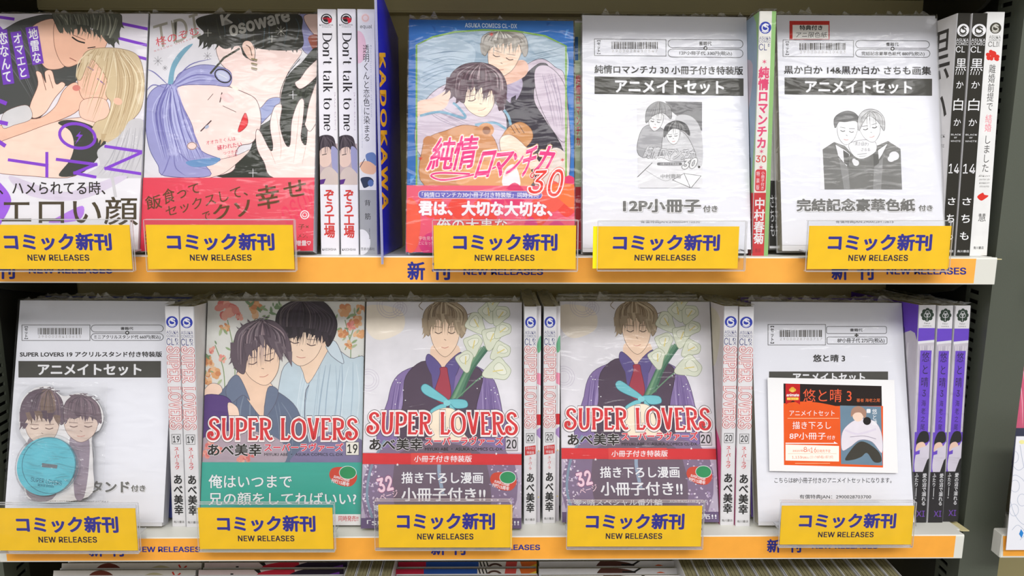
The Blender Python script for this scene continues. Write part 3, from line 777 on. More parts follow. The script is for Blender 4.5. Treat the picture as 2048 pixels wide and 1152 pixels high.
pr.poly([(44, 852), (42, 812), (62, 784), (96, 778), (122, 796), (130, 836), (122, 850), (112, 832), (92, 838), (72, 828), (56, 836)], HR, True, edge=((60, 44, 56), 1))
pr.poly([(130, 848), (128, 812), (146, 792), (176, 792), (198, 812), (203, 846), (190, 838), (168, 830), (148, 838), (140, 830)], (112, 92, 104), True, edge=((60, 44, 56), 1))
pr.poly([(84, 782), (104, 784), (112, 816), (96, 834), (82, 826)], HR2, True)
pr.strands([(92, 780), (66, 792), (48, 846)], [(100, 780), (118, 800), (126, 844)], 14, 1.4, [(70, 52, 66), (132, 108, 112)], 5, 3)
pr.strands([(160, 794), (140, 806), (134, 846)], [(168, 794), (194, 808), (200, 842)], 14, 1.4, [(78, 60, 76), (140, 116, 130)], 7, 3)
pr.fringe([(56, 830), (84, 826), (118, 838)], 11, 18, 5, [HR, (84, 62, 78), HR2], 3, 2); pr.fringe([(140, 828), (168, 826), (198, 836)], 11, 16, 5, [(112, 92, 104), (96, 76, 90)], 4, 0); pr.fringe([(44, 820), (46, 846), (54, 852)], 5, 14, 5, [HR], 6, -6); pr.fringe([(60, 790), (90, 779), (118, 790)], 6, -8, 6, [HR], 7, 4); pr.fringe([(144, 796), (170, 792), (196, 806)], 6, -7, 6, [(112, 92, 104)], 8, 4)
pr.text('SUPER LOVERS', (92, 1001, 140, 1003), GR, 0); pr.flush(plate)
disc = []
cx, cz = q(100, 931); rr = (q(158, 931)[0]-q(43, 931)[0])/2
n = 48
v = [(cx+rr*math.cos(6.28318*i/n), y_, cz+rr*math.sin(6.28318*i/n)) for y_ in (-.0070, -.0047) for i in range(n)]
d = link_mesh('disc_base', v, [tuple(range(n)), tuple(range(2*n-1, n-1, -1))]+[(i, i+n, (i+1) % n+n, (i+1) % n) for i in range(n)], M_TEAL, st)
rr2 = rr*1.12
v = [(cx+.001+rr_*math.cos(6.28318*i/n), y_, cz+rr_*math.sin(6.28318*i/n)) for y_ in (-.0068, -.0049) for rr_ in (rr2, rr*1.02) for i in range(n)]
f = []
for i in range(n):
    j = (i+1) % n
    f += [(i, j, n+j, n+i), (2*n+j, 2*n+i, 3*n+i, 3*n+j), (i, 2*n+i, 2*n+j, j), (n+j, 3*n+j, 3*n+i, n+i)]
link_mesh('clear_disc_rim', v, f, M_ACRYL, st)
pr = Print(Plane(mw(st), 'y', -.0071), None, 'y', -.0071, -1).bag('disc_print')
pr.ring(100, 931, 56, 56, .9, (50, 110, 130)); pr.quad([(84, 926), (115, 930), (114, 937), (84, 934)], (108, 116, 124))
pr.text('SUPER LOVERS', [(62, 954), (124, 962), (123, 971), (61, 963)], (42, 116, 140), -.005); pr.text('REN & SHIMA', [(76, 967), (108, 971), (108, 976), (76, 972)], (42, 116, 140), -.008); pr.flush(d)
a, b, c_, d_ = q(30, 1004), q(216, 1006), q(224, 765), q(38, 760)
bag = MB().grid(lambda u, v: tuple((a[0]*(1-u)+b[0]*u)*(1-v)+(d_[0]*(1-u)+c_[0]*u)*v if i == 0 else ((-.0082-.0006*math.sin(u*17+v*9)-.0005*math.sin(v*31-u*12)) if i == 1 else (a[1]*(1-u)+b[1]*u)*(1-v)+(d_[1]*(1-u)+c_[1]*u)*v) for i in range(3)), 30, 34)
bag.build('clear_bag', mat_film('bag_film', .012, .06, .8, 55, .08), st, True)

# ------------------------------------------------------------------ set L5 : 8P booklet
o, sh, p = front_set('comic_set', 'white sheet over a comic set with an orange advert card, beside three purple spines', P['L5'], seed=11)
set_head(p, (1536, 649, 1651, 690), (1559, 660, 1645, 674), '2900028703717', (1653, 653, 1773, 667), (1654, 674, 1774, 688),
         ('8P小冊子代 275円(税込)', (1675, 676, 1769, 687)), '悠と晴 3', (1626, 709, 1690, 724), (1538, 743, 1776, 772), (1586, 746, 1730, 764), 0, 18, True)
p.text('こちらは8P小冊子付きのアニメイトセットになります。', (1549, 955, 1783, 966), (44, 44, 46), .0)
p.text('有償特典JAN：2900028703700', (1599, 989, 1742, 999), (44, 44, 46), .0); p.flush(sh)
M5 = mw(o)
def on5(x, y, d): u, v = Plane(M5, 'y', d)(x, y); return M5 @ Vector((u, d, v))
card = thing('advert_card', 'white-bordered orange and black advert card stuck on the right white sheet', 'card', None, on5(1539, 942, -.0034), (o.rotation_euler[0]+math.radians(.6), o.rotation_euler[1]+.012, 0))
q = Plane(mw(card), 'y', 0); w1 = q(1796, 944)[0]; h1 = q(1790, 760)[1]
MB().box(0, w1, 0, .0008, 0, h1).build('card_stock', mat('glossy_card', (238, 238, 240), .2), card)
p = Print(q, (0, w1, 0, h1)).bag('advert_print')
OR = (226, 88, 30)
p.quad([(1567, 767), (1763, 772), (1766, 935), (1568, 930)], (36, 26, 24))
p.poly([(1567, 815)]+[(1567+i*8, 812-9*math.sin(math.pi*min(1, (i+3)/16))) for i in range(15)]+[(1680, 812), (1766, 812), (1766, 935), (1568, 930)], OR)
p.poly([(1571, 767), (1600, 768), (1600, 809), (1586, 801), (1571, 809)], (188, 28, 30)); p.ell(1585, 777, 4, 3, (220, 170, 60)); p.ell(1581, 780, 3, 3, (220, 170, 60)); p.ell(1589, 780, 3, 3, (220, 170, 60)); p.ell(1585, 782, 4, 2.5, (230, 190, 90))
p.text('animate', (1573, 787, 1598, 793), WH, .02); p.rect(1574, 795, 1597, 800, (236, 200, 90)); p.text('セット', (1580, 796, 1592, 799.5), (150, 40, 20), 0)
p.text('悠と晴 3', (1606, 778, 1703, 804), (232, 92, 56), -.004); p.text('著者 海老之尾', (1713, 797, 1760, 804), (226, 110, 60), 0)
p.text('アニメイトセット', (1579, 821, 1669, 832), WH, .0); p.rect(1575, 836, 1678, 837, (250, 200, 160)); p.text('描き下ろし', (1585, 843, 1662, 858), WH, .0)
p.text('8P小冊子', (1579, 865, 1652, 879), WH, .005); p.text('付き', (1654, 871, 1670, 879), WH, 0); p.poly([(1571, 885.5), (1668, 886), (1668, 883), (1676, 887.5), (1571, 887.5)], WH)
p.quad([(1571, 889), (1678, 892), (1678, 923), (1571, 921)], (250, 240, 230)); p.text('2025年', (1585, 899, 1607, 904), OR, -.01); p.text('8', (1607, 894, 1614, 904), OR, 0); p.text('月', (1614, 898, 1620, 904), OR, -.01)
p.text('16', (1621, 895, 1633, 905), OR, 0); p.text('日発売予定', (1634, 899, 1661, 905), OR, -.01); p.rect(1576, 907, 1673, 907.7, (230, 180, 150))
p.text('1,133', (1584, 912, 1603, 918), OR, -.01); p.text('円(税込)', (1603, 913, 1618, 918), OR, -.015); p.text('(コミック 858円+税込 小冊子 275円)', (1620, 911, 1666, 918), OR, -.02); p.rect(1590, 926, 1660, 927, (250, 190, 150))
p.bag('advert_picture'); p.quad([(1680, 811), (1762, 813), (1765, 931), (1682, 928)], (106, 132, 152))
p.poly([(1684, 866), (1700, 846), (1720, 838), (1748, 842), (1763, 866), (1764, 906), (1744, 884), (1720, 880), (1700, 894), (1684, 900)], (222, 216, 226), True, edge=((140, 130, 150), .8))
p.poly([(1690, 918), (1712, 888), (1730, 884), (1756, 902), (1763, 922), (1748, 924), (1734, 906), (1722, 914), (1704, 920)], (62, 60, 54), True)
p.ell(1716, 831, 11, 12, (236, 206, 188)); p.poly([(1702, 834), (1704, 818), (1718, 812), (1732, 822), (1730, 838), (1722, 826), (1710, 826)], (168, 130, 112), True)
p.ell(1734, 842, 8, 8, (34, 30, 30)); p.line([(1690, 860), (1716, 868), (1752, 858)], 4, (214, 206, 222), smooth=True); p.line([(1700, 874), (1728, 872), (1752, 878)], 1, (140, 130, 150), smooth=True)
p.text('悠と晴', (1744, 818, 1754, 851), WH, .0, vertical=True); p.rrect(1733, 818, 1741, 826, 1.5, WH); p.flush(card)
behind(P['L5'], 2, 'purple-covered set showing above the right white sheet', 'purple-edged sets behind the orange advert sheet', .013, .012, cover=mat('purple_cover_stock', (92, 62, 160), .4), dxs=[-.001, .000], w=.127)

# ------------------------------------------------------------------ face-out comics
def band(o, w, fmap, y0, y1, colr, name='paper_band', h=None):
    """wrap-around paper band between photo rows y0..y1, a thin sheet of its own"""
    za = fmap((1024), y1)[1] if y1 else 0; zb = fmap(1024, y0)[1]
    return MB().box(-.0002, w+.0002, -.0009, -.0006, max(za, .0004), zb).build(name, mat('band_stock', colr, .35), o)

def flower(p, cx, cy, r, cols, R, n=7):
    for i in range(n):
        a = R.random()*6.28; d = r*R.uniform(.2, .75)
        x, y = cx+d*math.cos(a), cy+d*math.sin(a); rr = r*R.uniform(.3, .5)
        p.ell(x, y, rr, rr*R.uniform(.6, .9), R.choice(cols), R.random()*180, 9)

# ---- A1 : left end, purple title boxes
def a1():
    o = front_book('comic_book', 'comic with purple strokes and title boxes, cut by the left edge', 'book', P['A1'], .013, seed=21)
    w, h = P['A1'][4], P['A1'][5]; f = Plane(mw(o)); p = Print(f, (0, w, 0, h)).bag('cover_art')
    PU = (132, 62, 206); SK = (240, 196, 172); INKC = (120, 76, 64)
    p.rect(-60, 0, 310, 520, (230, 226, 234))
    for q in (((237, 46), (300, 59)), ((236, 76), (300, 92)), ((262, 110), (300, 120)), ((240, 234), (300, 246)), ((-10, 33), (26, 38)), ((-8, 48), (18, 76))): p.line(q, 6, PU)
    p.poly([(-40, 90), (10, 58), (50, 38), (110, 32), (120, 90), (134, 134), (172, 120), (150, 165), (118, 178), (90, 225), (60, 243), (8, 226), (-40, 240)], (70, 72, 70), True, edge=(BK, 1))
    p.strands([(-30, 100), (20, 130), (60, 200)], [(60, 50), (90, 110), (104, 190)], 12, 3, [(88, 90, 90), (58, 60, 58), (100, 102, 104)], 2, 5)
    p.poly([(66, 52), (108, 38), (118, 70), (124, 110), (128, 134), (96, 138), (78, 118), (62, 84)], SK, True, edge=(INKC, 1))
    p.poly([(112, 42), (150, 48), (205, 70), (216, 80), (200, 108), (160, 126), (134, 134), (118, 118), (108, 84)], (238, 190, 164), True, edge=(INKC, 1))
    p.line([(144, 74), (156, 82), (170, 86)], 3, BK, smooth=True); p.line([(176, 96), (190, 94)], 2, BK); p.line([(140, 116), (152, 122)], 1.5, (150, 80, 70)); p.line([(146, 70), (170, 80)], 1.2, INKC)
    p.poly([(106, 24), (150, 24), (232, 26), (244, 40), (238, 66), (228, 88), (214, 84), (200, 66), (184, 56), (166, 50), (150, 58), (130, 50), (122, 66), (112, 50)], (84, 86, 76), True, edge=(BK, 1))
    p.strands([(108, 28), (118, 44), (124, 64)], [(236, 30), (236, 54), (222, 86)], 34, 2.4, [(126, 128, 112), (60, 62, 54), (104, 106, 92), (150, 150, 134)], 3, 4)
    p.fringe([(122, 56), (150, 54), (184, 60), (226, 84)], 11, 16, 5, [(84, 86, 76), (66, 68, 58)], 3, 3); p.fringe([(232, 30), (240, 50), (230, 84)], 6, 14, 4, [(84, 86, 76)], 4, 6)
    p.poly([(-20, 262), (40, 240), (80, 236), (110, 214), (128, 180), (150, 165), (166, 178), (170, 200), (150, 226), (96, 250), (40, 276), (-20, 300)], SK, True, edge=(INKC, 1))
    p.poly([(60, 212), (76, 170), (72, 144), (82, 146), (92, 166), (90, 144), (104, 142), (112, 168), (124, 164), (130, 172), (110, 196), (90, 226), (66, 236)], (246, 210, 190), True, edge=(INKC, 1))
    p.line([(98, 150), (106, 176)], 1.2, INKC); p.line([(84, 150), (92, 180)], 1.2, INKC)
    p.poly([(8, 226), (50, 210), (64, 224), (60, 240), (30, 250), (6, 256)], (214, 212, 214), True, edge=(INKC, .8))
    p.poly([(-20, 296), (60, 262), (110, 244), (150, 236), (190, 240), (196, 300), (150, 352), (60, 352), (-20, 340)], (246, 216, 200), True, edge=(INKC, 1))
    p.poly([(116, 246), (142, 240), (188, 254), (212, 288), (168, 344), (118, 352), (140, 320), (148, 290), (140, 262)], (60, 62, 56), True)
    p.poly([(156, 140), (180, 106), (226, 100), (254, 110), (226, 150), (214, 200), (176, 202), (160, 186)], SK, True, edge=(INKC, 1))
    p.poly([(166, 200), (212, 200), (218, 246), (188, 244), (160, 232)], (244, 204, 184), True, edge=(INKC, .8))
    p.line([(176, 134), (186, 140)], 2.6, (150, 120, 160)); p.line([(196, 158), (208, 168)], 2.6, (150, 120, 160)); p.ell(153, 176, 8, 6, (214, 130, 120))
    p.poly([(160, 128), (172, 104), (200, 96), (244, 98), (276, 112), (288, 150), (288, 190), (280, 222), (256, 252), (250, 284), (216, 284), (186, 270), (190, 246), (214, 234), (222, 206), (212, 190), (214, 160), (196, 130), (180, 120), (162, 160), (152, 150)], (214, 194, 158), True, edge=((140, 116, 86), 1))
    p.strands([(186, 100), (160, 126), (152, 152)], [(230, 100), (220, 180), (190, 264)], 12, 2, [(236, 220, 190), (186, 160, 124)], 4, 4)
    p.strands([(226, 100), (230, 180), (200, 276)], [(250, 102), (288, 160), (262, 262)], 26, 2.2, [(236, 222, 192), (180, 154, 118), (200, 176, 140)], 5, 4)
    p.fringe([(190, 262), (216, 276), (250, 270)], 8, 26, 5, [(214, 194, 158), (196, 172, 134)], 5, -4); p.fringe([(166, 120), (190, 112), (214, 130)], 6, 26, 4, [(214, 194, 158), (226, 208, 176)], 6, -8)
    p.ell(236, 203, 9, 7, SK, 20); p.poly([(196, 300), (240, 270), (262, 240), (292, 250), (296, 352), (176, 352), (200, 330)], (206, 204, 208), True)
    p.strands([(240, 262), (220, 320), (190, 352)], [(288, 250), (286, 300), (270, 352)], 12, 2, [(232, 230, 236), (180, 178, 184)], 6, 4)
    p.bag('title_lettering')
    p.ring(155, 272, 36, 24, 6, PU, 12); p.poly([(162, 262), (152, 273), (158, 274), (150, 290), (166, 270), (159, 269)], PU)
    for q in (((212, 293), (286, 304), (212, 337), (284, 348)), ((115, 319), (192, 329), (150, 346), (190, 354)), ((94, 307), (94, 352)), ((19, 320), (94, 331))): p.line(q, 6, PU)
    for q in (((0, 202), (10, 206)), ((-6, 243), (12, 247)), ((-4, 282), (8, 290))): p.line(q, 8, PU)
    for body, q in (('地雷な', [(53, 56), (75, 53), (86, 126), (66, 130)]), ('オマエと', [(23, 66), (42, 63), (58, 155), (40, 159)]), ('恋なんて', [(-8, 62), (14, 60), (27, 166), (7, 169)])):
        cx = sum(a[0] for a in q)/4; cy = sum(a[1] for a in q)/4
        p.quad([(cx+(a[0]-cx)*1.12, cy+(a[1]-cy)*1.02) for a in q], (116, 58, 188)); p.text(body, [(cx+(a[0]-cx)*.84, cy+(a[1]-cy)*.94) for a in q], WH, .02, vertical=True)
    p.flush(o)
    b = band(o, w, f, 354, None, (232, 230, 236)); p = Print(f, (0, w, 0, h), base=.00093).bag('band_print')
    p.poly([(-20, 352), (2, 366), (24, 400), (8, 440), (-20, 470)], (160, 96, 222), True); p.poly([(118, 434), (166, 412), (160, 440), (100, 446)], (184, 130, 232), True); p.poly([(20, 352), (120, 384), (180, 372), (240, 352), (250, 360), (160, 400), (60, 392)], (216, 206, 224), True); p.line([(226, 358), (232, 392)], 6, (206, 204, 208))
    p.text('、ハメられてる時、', (0, 363, 212, 390), (36, 28, 24), .012); p.text('エロい顔', (5, 394, 277, 451), (70, 58, 36), .008); p.flush(b)
a1()

# ---- A2 : purple hair, red band
def a2():
    o = front_book('comic_book', 'comic with lavender hair artwork and a wide red paper band on the upper shelf', 'book', P['A2'], .013, seed=23)
    w, h = P['A2'][4], P['A2'][5]; f = Plane(mw(o)); p = Print(f, (0, w, 0, h)).bag('cover_art')
    p.rect(260, 0, 660, 520, (226, 224, 230)); K1 = (46, 46, 38); INKC = (90, 60, 66); SK = (246, 222, 216)
    p.text('TDI', [(306, 52), (395, 26), (402, 72), (312, 98)], (166, 162, 150), .0); p.text('柊のぞむ', [(310, 76), (396, 52), (400, 68), (313, 94)], (214, 48, 66), .0)
    p.text('NOZOMU HIIRAGI', [(308, 101), (386, 75), (387, 78), (309, 104)], (200, 80, 90), -.01, space=1.5)
    for cx, cy, r in ((316, 122, 9), (330, 136, 5), (415, 112, 8)):
        for a in range(4): p.line([(cx+r*math.cos(a*.785), cy+r*math.sin(a*.785)), (cx-r*math.cos(a*.785), cy-r*math.sin(a*.785))], .8, (130, 128, 134))
    p.poly([(594, 34), (640, 30), (640, 112), (618, 110), (602, 92)], (150, 150, 196), True, edge=(INKC, 1)); p.poly([(608, 32), (640, 30), (640, 74), (620, 60)], (236, 206, 196), True, edge=(INKC, 1)); p.poly([(616, 76), (636, 70), (640, 96), (632, 108)], (164, 92, 76), True)
    p.poly([(434, 92), (470, 84), (512, 96), (580, 100), (604, 104), (576, 146), (562, 196), (520, 222), (496, 206), (462, 178), (458, 146), (440, 124)], SK, True, edge=(INKC, 1))
    p.poly([(396, 36), (440, 26), (500, 24), (596, 28), (604, 60), (606, 92), (580, 101), (520, 98), (504, 88), (498, 116), (486, 110), (478, 92), (450, 98), (430, 88), (404, 98), (414, 86), (394, 76), (408, 66), (394, 50)], K1, True)
    p.strands([(400, 40), (404, 66), (410, 94)], [(596, 32), (600, 62), (590, 98)], 20, 1.6, [(70, 70, 54), (60, 78, 84), (34, 34, 28)], 8, 5)
    p.fringe([(404, 84), (430, 84), (470, 90)], 7, 16, 5, [K1], 3, -8); p.fringe([(500, 90), (560, 96), (600, 92)], 7, 12, 4, [K1], 4, 2)
    p.text('osoware', [(457, 52), (576, 22), (582, 42), (461, 74)], (168, 166, 158), .03); p.text('K', [(440, 30), (462, 26), (466, 46), (444, 52)], (176, 174, 166), .03)
    for cx, cy, r in ((562, 62, 10), (544, 78, 7), (416, 66, 7)):
        for a in range(4 if r > 8 else 2): p.line([(cx+r*math.cos(a*.785*(1 if r > 8 else 2)), cy+r*math.sin(a*.785*(1 if r > 8 else 2))), (cx-r*math.cos(a*.785*(1 if r > 8 else 2)), cy-r*math.sin(a*.785*(1 if r > 8 else 2)))], .8, (190, 188, 176))
    p.poly([(484, 94), (490, 82), (502, 84), (510, 100), (508, 120), (496, 116)], (240, 206, 190), True, edge=(BK, 1.2)); p.line([(492, 90), (500, 96), (504, 112)], 2, (110, 76, 56), smooth=True)
    for y in (118, 127, 136): p.line([(504, y), (513, y+2)], 3.4, (140, 128, 90)); p.line([(504, y+3), (513, y+5)], 1.2, BK)
    p.poly([(642, 108), (600, 128), (574, 154), (562, 190), (560, 226), (540, 240), (520, 252), (508, 262), (500, 300), (468, 326), (430, 352), (642, 358)], (44, 48, 38), True)
    p.strands([(600, 130), (574, 190), (566, 250)], [(636, 120), (620, 190), (600, 260)], 12, 2, [(58, 64, 50), (36, 40, 30)], 9, 6); p.line([(600, 118), (576, 148), (562, 180), (560, 206)], 1.4, BK, smooth=True)
    p.poly([(520, 216), (538, 198), (560, 196), (556, 212), (534, 236), (516, 250), (500, 226), (508, 202)], (146, 156, 200), True, edge=(INKC, 1))
    p.poly([(352, 176), (400, 168), (450, 172), (486, 184), (514, 202), (522, 248), (506, 284), (480, 292), (470, 312), (470, 336), (452, 348), (410, 352), (384, 330), (392, 300), (380, 250), (364, 210)], SK, True, edge=(INKC, 1.2))
    p.poly([(470, 312), (500, 300), (470, 330), (440, 350), (400, 356), (402, 330)], (244, 218, 210), True, edge=(INKC, .8))
    p.poly([(336, 170), (344, 128), (366, 98), (386, 88), (366, 112), (350, 140), (346, 168)], (120, 168, 190), True)
    HL, HD = (158, 158, 206), (122, 120, 178)
    p.poly([(290, 220), (300, 186), (322, 170), (346, 168), (360, 146), (400, 130), (440, 134), (462, 146), (458, 172), (420, 170), (356, 174), (366, 212), (384, 250), (394, 290), (410, 306), (440, 318), (430, 324), (404, 322), (420, 352), (330, 352), (316, 330), (300, 300), (292, 260)], HL, True, edge=((86, 84, 140), 1.2))
    p.strands([(338, 170), (306, 220), (322, 320)], [(352, 176), (384, 260), (412, 322)], 30, 3.2, [(176, 178, 222), (132, 130, 190), (112, 110, 172), (190, 192, 230)], 10, 4)
    p.strands([(350, 168), (390, 140), (450, 146)], [(352, 174), (400, 164), (456, 168)], 10, 2.4, [(178, 180, 222), (122, 120, 180)], 11, 2)
    for q in (((336, 170), (310, 146), (292, 138)), ((346, 166), (380, 130), (424, 118)), ((330, 176), (306, 170), (290, 186)), ((340, 312), (330, 340), (322, 352)), ((348, 310), (352, 336), (372, 352)), ((352, 300), (388, 330), (424, 340))): p.line(q, 2.2, HD, smooth=True, taper=True)
    p.poly([(372, 324), (404, 318), (440, 316), (426, 330), (388, 334)], (108, 150, 196), True)
    p.line([(426, 188), (416, 200)], 1, INKC); p.line([(444, 186), (440, 204)], 2, (80, 56, 60)); p.line([(402, 262), (422, 242)], 2.4, (80, 56, 60)); p.ell(414, 254, 5, 3, (180, 190, 214), -40); p.line([(446, 212), (472, 224)], 1, INKC); p.ell(455, 196, 14, 8, (246, 206, 204), 20); p.ell(470, 176, 8, 3, (246, 232, 216), 30)
    p.poly([(476, 262), (490, 226), (496, 246), (486, 260)], (222, 50, 58), True, edge=((140, 30, 40), 1)); p.ell(384, 292, 10, 8, (242, 214, 206)); p.ring(384, 292, 9, 7, 1, INKC)
    p.line([(422, 146), (448, 116), (478, 98)], 4, (60, 60, 44)); p.ring(446, 152, 17, 12, 2.4, BK, 30); p.ell(446, 152, 14, 9, (198, 204, 226), 30); p.line([(438, 148), (454, 156)], 1, WH)
    for hand in ([(512, 264), (520, 262), (540, 300), (546, 292), (540, 250), (548, 216), (560, 208), (564, 216), (560, 250), (570, 286), (580, 290), (584, 240), (598, 202), (608, 202), (606, 240), (602, 276), (612, 290), (616, 256), (626, 206), (641, 180), (642, 358), (548, 356), (528, 324), (514, 296)],
                 [(590, 166), (600, 158), (616, 136), (641, 116), (641, 142), (620, 166), (600, 178)], [(610, 250), (612, 240), (620, 200), (641, 150), (641, 220), (622, 262)]):
        p.poly(hand, (246, 226, 220), True, edge=(INKC, 1.1))
    for q in (((552, 220), (562, 290), (560, 320)), ((600, 212), (592, 290), (586, 330)), ((540, 300), (552, 330)), ((612, 292), (604, 330))): p.line(q, 1, (206, 170, 160), smooth=True, taper=True)
    for cx, cy in ((586, 190), (506, 346)): p.line([(cx-8, cy), (cx+8, cy)], 1, WH); p.line([(cx, cy-8), (cx, cy+8)], 1, WH)
    p.bag('title_lettering'); PK = (214, 66, 96)
    p.text('オオカミくんは', [(412, 282), (470, 273), (472, 281), (413, 290)], PK, .0); p.text('襲われたい', [(434, 291), (483, 283), (484, 293), (435, 301)], PK, .01); p.text('つづきの', [(446, 304), (475, 299), (476, 305), (447, 310)], PK, .0); p.text('つづき', [(454, 311), (474, 307), (475, 312), (455, 316)], PK, .0)
    p.flush(o)
    b = band(o, w, f, 355.5, None, (224, 34, 70)); p = Print(f, (0, w, 0, h), base=.00093).bag('band_print')
    G = (98, 62, 24)
    p.text('okami ku', [(284, 394), (392, 362), (396, 378), (288, 412)], (236, 78, 104), .03); p.text('osow', [(560, 420), (628, 360), (640, 400), (576, 456)], (232, 60, 96), .0)
    p.text('飯', [(290, 394), (322, 388), (326, 416), (295, 421)], G, .01); p.text('食って', [(325, 380), (396, 364), (402, 386), (328, 411)], G, .01)
    p.text('セックスして、', [(331, 414), (492, 368), (497, 392), (334, 435)], G, .008); p.text('で', [(405, 426), (420, 422), (422, 440), (407, 444)], G, .01)
    p.text('クソ', [(426, 413), (500, 396), (503, 432), (428, 442)], G, .02); p.text('幸', [(511, 375), (556, 366), (562, 414), (516, 422)], G, .016); p.text('せ', [(566, 366), (611, 358), (615, 390), (570, 398)], G, .016)
    p.text('欲しい', [(289, 462), (330, 462), (330, 490), (289, 490)], G, .01)
    p.ring(610, 430, 8, 8, 2, WH); p.ring(610, 430, 4, 4, 1.4, WH); p.text('子×', (597, 449, 618, 459), G, .0); p.text('メン、', (597, 468, 616, 476), G, .0); p.text('増量♡', (592, 481, 622, 492), WH, .015)
    p.flush(b)
a2()

# ---- C : blue frame, volume 30
def c_book():
    o = front_book('comic_book', 'blue-framed comic volume 30 with pink title, right of the blue divider', 'book', P['C'], .013, seed=25)
    w, h = P['C'][4], P['C'][5]; f = Plane(mw(o)); p = Print(f, (0, w, 0, h)).bag('cover_art')
    p.rect(800, 20, 1170, 520, (48, 112, 186)); R = random.Random(4)
    for i in range(14):
        x, y = R.choice(((R.uniform(818, 1145), R.uniform(44, 62)), (R.uniform(817, 832), R.uniform(60, 370)), (R.uniform(1132, 1148), R.uniform(60, 370))))
        p.poly([(x, y), (x+R.uniform(4, 16), y+R.uniform(-6, 6)), (x+R.uniform(-4, 8), y+R.uniform(6, 20))], R.choice(((70, 136, 206), (40, 98, 170), (84, 150, 214))))
    arch = [(833, 90), (866, 74), (910, 64), (966, 60), (1030, 62), (1090, 72), (1132, 92), (1132, 372), (833, 372)]
    p.poly(arch, (156, 178, 196)); GN = (128, 174, 70)
    p.poly([(834, 92), (900, 74), (950, 100), (930, 150), (850, 170)], (180, 198, 212), True); p.poly([(1060, 80), (1130, 96), (1130, 160), (1080, 120)], (176, 194, 208), True); p.poly([(850, 140), (900, 130), (890, 180), (840, 190)], (172, 190, 206), True)
    p.strands([(850, 110), (900, 100), (950, 110)], [(840, 180), (880, 160), (930, 150)], 7, 1.6, [(130, 152, 172)], 3, 5); p.strands([(1060, 110), (1100, 100), (1130, 96)], [(1070, 120), (1100, 116), (1130, 110)], 4, 1.4, [(120, 142, 160)], 3, 3)
    I2 = (70, 60, 70)
    # taller plain figure: grey hair, dark vest
    p.poly([(1026, 152), (1076, 118), (1110, 134), (1132, 170), (1132, 372), (1020, 372), (1010, 250), (1008, 190)], (204, 190, 204), True, edge=(I2, 1))
    p.poly([(1010, 190), (1040, 160), (1076, 128), (1096, 132), (1074, 160), (1068, 200), (1090, 240), (1126, 300), (1130, 372), (1040, 372), (1020, 300)], (58, 52, 64), True, edge=(BK, 1))
    p.poly([(1008, 166), (1036, 150), (1046, 168), (1036, 196), (1020, 206), (1008, 190)], (176, 164, 190), True, edge=(I2, 1)); p.poly([(1022, 196), (1032, 190), (1030, 240), (1016, 262)], (52, 46, 58))
    p.poly([(1070, 140), (1100, 134), (1132, 180), (1132, 280), (1106, 262), (1076, 200)], (206, 192, 206), True, edge=(I2, 1)); p.strands([(1084, 150), (1096, 200), (1112, 262)], [(1110, 146), (1124, 200), (1130, 262)], 6, 2, [(170, 156, 176)], 3, 3)
    p.poly([(1000, 140), (1040, 120), (1056, 130), (1050, 152), (1012, 170), (1002, 156)], SKIN2, True)
    gface(p, 1006, 114, 62, 76, 14, (246, 218, 196), (96, 70, 66))
    p.poly([(962, 88), (966, 72), (990, 62), (1034, 62), (1052, 76), (1056, 100), (1050, 114), (1042, 100), (1036, 86), (1016, 86), (992, 90), (978, 100), (970, 112), (962, 102)], (172, 166, 158), True, edge=((96, 90, 86), 1))
    p.strands([(1000, 62), (972, 76), (966, 108)], [(1006, 62), (1048, 78), (1050, 110)], 26, 2, [(206, 202, 192), (140, 134, 126), (118, 112, 106)], 12, 3)
    p.fringe([(970, 90), (1000, 84), (1030, 82), (1050, 94)], 12, 22, 5, [(172, 166, 158), (150, 144, 136), (186, 180, 170)], 4, -4); p.fringe([(964, 90), (968, 104)], 3, 14, 4, [(160, 154, 146)], 5, -4)
    # smaller plain figure: plum-brown hair, hooded top
    p.poly([(834, 236), (860, 190), (900, 166), (940, 170), (1004, 220), (1014, 262), (1010, 330), (880, 330), (834, 300)], (208, 196, 210), True, edge=(I2, 1)); p.strands([(850, 220), (880, 240), (930, 262)], [(860, 190), (900, 220), (950, 240)], 8, 2, [(176, 164, 182)], 3, 4)
    p.poly([(836, 204), (866, 196), (900, 180), (890, 216), (850, 226), (834, 232)], SKIN, True); gface(p, 958, 196, 66, 72, -14, (248, 226, 204), (96, 70, 66))
    p.poly([(898, 168), (904, 146), (930, 128), (968, 126), (996, 138), (1012, 164), (1012, 196), (1000, 222), (994, 206), (988, 184), (966, 176), (944, 172), (932, 186), (928, 206), (912, 196), (902, 186)], (96, 74, 84), True, edge=((52, 36, 44), 1))
    p.strands([(960, 128), (916, 148), (906, 194)], [(966, 128), (1004, 156), (1002, 214)], 34, 2.4, [(132, 106, 116), (70, 50, 60), (168, 146, 152), (84, 62, 70)], 13, 4)
    p.fringe([(926, 168), (950, 166), (980, 172), (1004, 190)], 14, 30, 6, [(96, 74, 84), (78, 58, 68), (112, 88, 98)], 4, -6); p.fringe([(900, 160), (900, 180), (924, 204)], 6, 18, 6, [(96, 74, 84)], 5, -14); p.fringe([(1006, 180), (1004, 200), (1000, 214)], 4, 20, 5, [(96, 74, 84)], 6, 6)
    p.line([(840, 232), (880, 224), (930, 236), (916, 214), (906, 206)], 5, (128, 172, 196), smooth=True); p.line([(950, 250), (990, 246), (1020, 262), (1018, 236), (1008, 220)], 5, (128, 172, 196), smooth=True)
